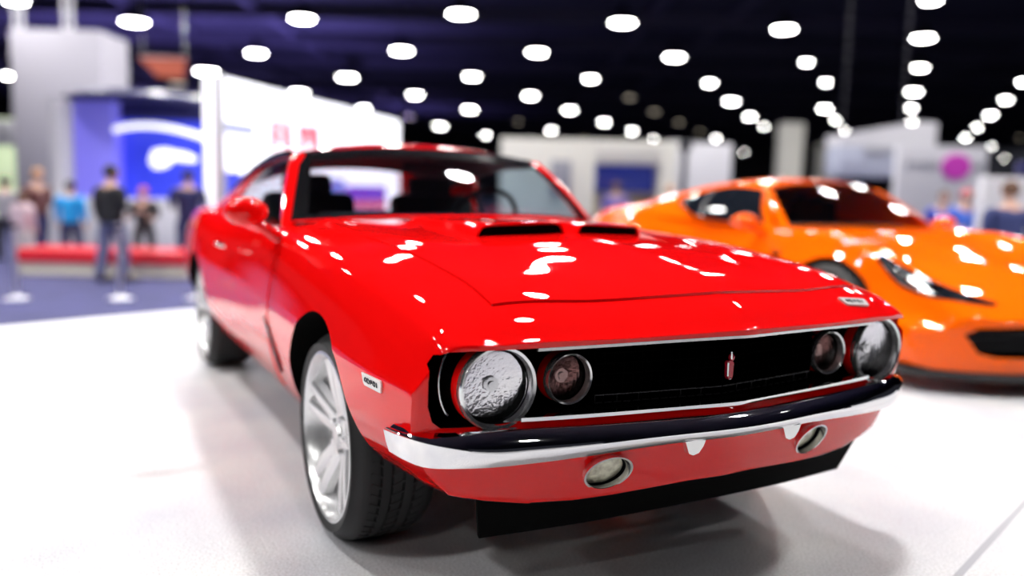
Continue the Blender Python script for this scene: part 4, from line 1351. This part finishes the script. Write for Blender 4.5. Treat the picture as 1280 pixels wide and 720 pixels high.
def person(loc, face, H, shirt, trousers, hair, label, pose=0, hair_len=0.0, shoes=(.02, .02, .02), skin=None, sleeve=True, jacket=None, female=False):
    """standing figure of height H facing direction `face` (radians); built at 1.75 m and scaled"""
    k = H / 1.75
    sw = .185 if female else .205
    # joints: x right, y front
    a_out = (.05, .03)[pose % 2]
    J = {'pel': (0, 0, .95), 'sp': (0, .005, 1.10), 'ch': (0, .0, 1.28), 'nk': (0, -.005, 1.45), 'hb': (0, .01, 1.55)}
    V = [J['pel'], J['sp'], J['ch'], J['nk'], J['hb']]
    E = [(0, 1), (1, 2), (2, 3), (3, 4)]
    Rr = [(.115, .085), (.118, .085), (.150, .100), (.058, .058), (.060, .065)]
    arms = {}
    for s in (-1, 1):
        bend = (pose >> (0 if s < 0 else 1)) & 1
        sh = (s * sw, -.01, 1.40)
        el = (s * (sw + .03), -.02, 1.12)
        wr = (s * (sw + .03), .20, 1.08) if bend else (s * (sw + .035), .05, .87)
        i = len(V); V += [sh, el, wr]; E += [(2, i), (i, i + 1), (i + 1, i + 2)]; Rr += [.056, .043, .030]
        dv = Vector(wr) - Vector(el); dv.normalize()
        side = Vector((s, 0, 0)); nrm = dv.cross(side).normalized()
        palm = Vector(wr) + dv * .055
        ip = len(V); V.append(tuple(palm)); E.append((i + 2, ip)); Rr.append((.036, .018))
        for q in range(4):
            off = nrm * (.027 - .018 * q) ; ln = (.062, .072, .068, .052)[q]
            f1 = palm + off + dv * .038; f2 = f1 + dv * ln * .5 - side * .010; f3 = f2 + dv * ln * .42 - side * .022
            n = len(V); V += [tuple(f1), tuple(f2), tuple(f3)]; E += [(ip, n), (n, n + 1), (n + 1, n + 2)]; Rr += [.0095, .0085, .0075]
        t1 = Vector(wr) + dv * .03 + nrm * .035; t2 = t1 + dv * .035 + nrm * .014 - side * .01
        n = len(V); V += [tuple(t1), tuple(t2)]; E += [(ip, n), (n, n + 1)]; Rr += [.011, .009]
        arms[s] = (sh, el, wr)
    legs = {}
    for s in (-1, 1):
        fw = .06 * s if pose else .02 * s
        hip = (s * .095, 0, .90); kn = (s * .105, .02 + fw, .50); an = (s * .11, -.02 + fw * 1.6, .09); to = (s * .125, .13 + fw * 1.6, .035)
        i = len(V); V += [hip, kn, an, to]; E += [(0, i), (i, i + 1), (i + 1, i + 2), (i + 2, i + 3)]; Rr += [(.066, .072), .056, .042, (.040, .028)]
        legs[s] = (hip, kn, an, to)
    v, f = skinned('figure', V, E, Rr, None)
    mb = MB(); mb.add(v, f)
    # head: cranium, jaw, nose, ears, brow
    hc = (0, .025, 1.635)
    hd = MB(); hd.ball(hc, (.076, .095, .112), 20, 16)
    hv = []
    for x, y, z in hd.v:
        dz = z - hc[2]
        if dz < -.02:
            tt = min(1, (-.02 - dz) / .09); x *= 1 - .32 * tt; y = hc[1] + (y - hc[1]) * (1 - .12 * tt) + .012 * tt
        hv.append((x, y, z))
    mb.add(hv, hd.f)
    mb.ball((0, .122, 1.622), (.013, .018, .024), 8, 6); mb.ball((0, .114, 1.585), (.024, .010, .008), 8, 6)
    for s in (-1, 1):
        mb.ball((s * .076, .02, 1.63), (.012, .020, .030), 8, 6); mb.ball((s * .030, .108, 1.645), (.012, .008, .007), 8, 6)
    sk = skin or SKIN
    root = mb.build('person', sk, sharp=80)
    root.location = loc; root.rotation_euler = (0, 0, face - PI / 2); root.scale = (k * 1.2, k * 1.15, k)
    tag(root, label, 'person')
    # trousers
    V = [(0, 0, 1.03), (0, 0, .93)]; E = [(0, 1)]; Rr = [(.160, .118), (.160, .122)]
    for s in (-1, 1):
        hip, kn, an, to = legs[s]; i = len(V)
        V += [hip, kn, (an[0], an[1], .055)]; E += [(1, i), (i, i + 1), (i + 1, i + 2)]; Rr += [(.104, .108), .078, .068]
    v, f = skinned('trousers', V, E, Rr, None)
    MB().add(v, f).build('trousers', trousers, root, sharp=80)
    # shirt
    V = [(0, 0, .85), (0, .005, 1.10), (0, 0, 1.28), (0, -.005, 1.45)]; E = [(0, 1), (1, 2), (2, 3)]
    Rr = [(.190, .150), (.172, .130), (.180, .128), (.080, .080)]
    for s in (-1, 1):
        sh, el, wr = arms[s]; i = len(V); e = Vector(sh).lerp(Vector(el), .9 if not sleeve else 1.0)
        V += [sh, tuple(e)]; E += [(2, i), (i, i + 1)]; Rr += [.070, .056]
        if sleeve:
            V.append(tuple(Vector(el).lerp(Vector(wr), .88))); E.append((i + 1, i + 2)); Rr.append(.042)
    v, f = skinned('shirt', V, E, Rr, None, root=1)
    MB().add(v, f).build('jacket' if jacket else 'shirt', shirt, root, sharp=80)
    # hair
    hb = MB(); hb.ball((0, hc[1] - .008, hc[2] + .012), (.084, .100, .112), 20, 14)
    keep = []
    for fa in hb.f:
        c = sum((Vector(hb.v[i]) for i in fa), Vector()) / len(fa)
        if c.y < hc[1] + .035 or c.z > hc[2] + .055:
            if c.z > hc[2] - .055 - hair_len: keep.append(fa)
    hb.f = keep; hb.m = [0] * len(keep)
    if hair_len > 0:
        hb.ball((0, hc[1] - .075, hc[2] - .09), (.075, .040, .13), 14, 10)
    hb.build('hair', hair, root, sharp=80)
    for s in (-1, 1):
        hip, kn, an, to = legs[s]
        mb = MB(); mb.ball((to[0] - s * .008, to[1] - .055, .042), (.050, .140, .048), 14, 10)
        mb.v = [(x, y, max(z, 0.0)) for x, y, z in mb.v]; mb.build('shoe', mat('shoe', shoes, .5) if 'shoe_m' not in M else M['shoe_m'], root, sharp=60)
    return root
M['shoe_m'] = mat('shoe_leather', (.03, .03, .03), .5)
C = lambda n, *c, **k: mat(n, c, .8, **k)
dark_h = C('dark_hair', .02, .015, .012); blond = C('blond_hair', .50, .27, .12); brown_h = C('brown_hair', .10, .05, .03); red_cap = C('red_cap', .45, .06, .10)
grey_c = C('grey_cloth', .35, .34, .38); black_c = C('black_cloth', .012, .012, .016); navy_c = C('navy_cloth', .015, .02, .10); cyan_c = C('cyan_cloth', .01, .36, .85)
brown_c = C('brown_cloth', .10, .03, .03); jean_c = C('denim', .11, .12, .24); pink_c = C('pale_pink_cloth', .62, .48, .54); blue_c = C('blue_cloth', .03, .06, .45)
blue2_c = C('mid_blue_cloth', .05, .14, .60); white_c = C('white_cloth', .72, .70, .70); purple_c = C('purple_cloth', .16, .13, .45); navy2 = C('dark_navy_vest', .02, .03, .12)
fig = [
 (12, 221, 15.6, 'person in grey top and black trousers at the far left edge', grey_c, black_c, dark_h, 1, 0, 90),
 (33, 238, 14.3, 'short person in pale pink top and white trousers at the left', pink_c, white_c, brown_h, 0, .08, 80),
 (52, 211, 15.3, 'fair haired person in brown jacket and dark trousers behind the low stage', brown_c, navy_c, blond, 1, .0, -20),
 (92, 226, 14.9, 'person in bright cyan shirt and navy trousers seen from behind', cyan_c, navy_c, dark_h, 0, 0, 90),
 (142, 206, 12.6, 'man in black jacket and blue jeans beside the low red stage', black_c, jean_c, dark_h, 2, 0, 65),
 (183, 233, 14.9, 'short person all in black with a reddish cap before the booth', black_c, black_c, red_cap, 3, 0, -90),
 (238, 213, 14.9, 'person in dark navy clothes beside the rear of the red car', navy_c, navy_c, dark_h, 1, 0, 110),
 (1170, 239, 15.5, 'person in royal blue shirt, left one of the pair by the white sign wall', blue_c, navy_c, brown_h, 1, 0, -90),
 (1197, 236, 14.5, 'person with reddish hair in mid blue shirt, by the white sign wall', blue2_c, navy_c, red_cap, 2, 0, -80),
 (1253, 226, 10.2, 'man in dark navy vest standing at the right edge behind the orange car', navy2, black_c, brown_h, 3, 0, 90),
 (766, 228, 19.0, 'person in purple top at the hatch of the cream kiosk', purple_c, brown_c, brown_h, 2, 0, 90),
 (832, 232, 17.0, 'person in reddish brown top standing left of the dark pole', C('rust_cloth', .45, .12, .10), navy_c, blond, 0, 0, -90),
]
for px, py, d, lb, sh, trs, hr, po, hl, deg in fig:
    p = at(px, 360, d); H = hz(px, py, d)
    face = ROTZ + math.radians(deg)
    person((p[0], p[1], HF), face, H, sh, trs, hr, lb, po, hl, female=hl > 0)

# ================================================================== LIGHT
def disk(x, y, z, power, size=.7, color=(1, .985, .96), spread=115):
    l = bpy.data.lights.new('hall_lamp', 'AREA'); l.shape = 'DISK'; l.size = size; l.energy = power; l.color = color; l.spread = math.radians(spread)
    o = bpy.data.objects.new('hall_lamp', l); col.objects.link(o); o.location = (x, y, z)
    return o
GR = np.array([GROUND_R[0], GROUND_R[1]]); GF = np.array([GROUND_F[0], GROUND_F[1]])
for i in range(-3, 4):
    for j in range(0, 6):
        q = CAM[:2] + GR * (i * 5.5 + 1.2) + GF * (j * 5.0 + 4.2)
        disk(q[0], q[1], LZ, 240 if j < 3 else 300, spread=115 if j < 3 else 175)
for a, b, pw in ((-6.5, -1.5, 330), (-10, 2.5, 330), (-12, -3, 300), (-4.0, -7.5, 160), (5.5, -9, 90), (-8, -13, 260)):  # unseen lamps off the grid, added to brighten floor at left and car front
    q = CAM[:2] + GR * a + GF * b
    disk(q[0], q[1], LZ, pw, spread=160)
# unseen blue spots added beyond the booths to tint the ceiling at the left
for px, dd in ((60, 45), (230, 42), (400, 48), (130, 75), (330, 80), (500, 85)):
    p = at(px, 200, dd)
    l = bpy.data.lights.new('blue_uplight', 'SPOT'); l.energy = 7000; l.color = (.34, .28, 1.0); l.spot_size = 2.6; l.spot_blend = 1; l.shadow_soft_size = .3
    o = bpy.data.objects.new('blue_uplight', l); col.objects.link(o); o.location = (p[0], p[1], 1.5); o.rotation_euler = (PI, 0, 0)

w = bpy.data.worlds.new('hall'); scene.world = w; w.use_nodes = True
w.node_tree.nodes['Background'].inputs[0].default_value = (.6, .62, .8, 1); w.node_tree.nodes['Background'].inputs[1].default_value = .03

# ================================================================== CAMERA
cd = bpy.data.cameras.new('camera'); co = bpy.data.objects.new('camera', cd); col.objects.link(co)
cd.sensor_width = 36; cd.lens = FPX / 1280 * 36; cd.clip_end = 400; cd.clip_start = .02
R = Matrix(((RT[0], UP[0], -FW[0]), (RT[1], UP[1], -FW[1]), (RT[2], UP[2], -FW[2])))
co.matrix_world = Matrix.Translation(CAM) @ R.to_4x4()
cd.dof.use_dof = True; cd.dof.focus_distance = 2.1; cd.dof.aperture_fstop = .78
scene.camera = co

scene.view_settings.view_transform = 'Standard'; scene.view_settings.look = 'None'
scene.view_settings.exposure = 0.0; scene.view_settings.gamma = 1.0; scene.view_settings.use_curve_mapping = False
scene.cycles.use_denoising = True
scene.cycles.sample_clamp_indirect = 6
scene.cycles.max_bounces = 10
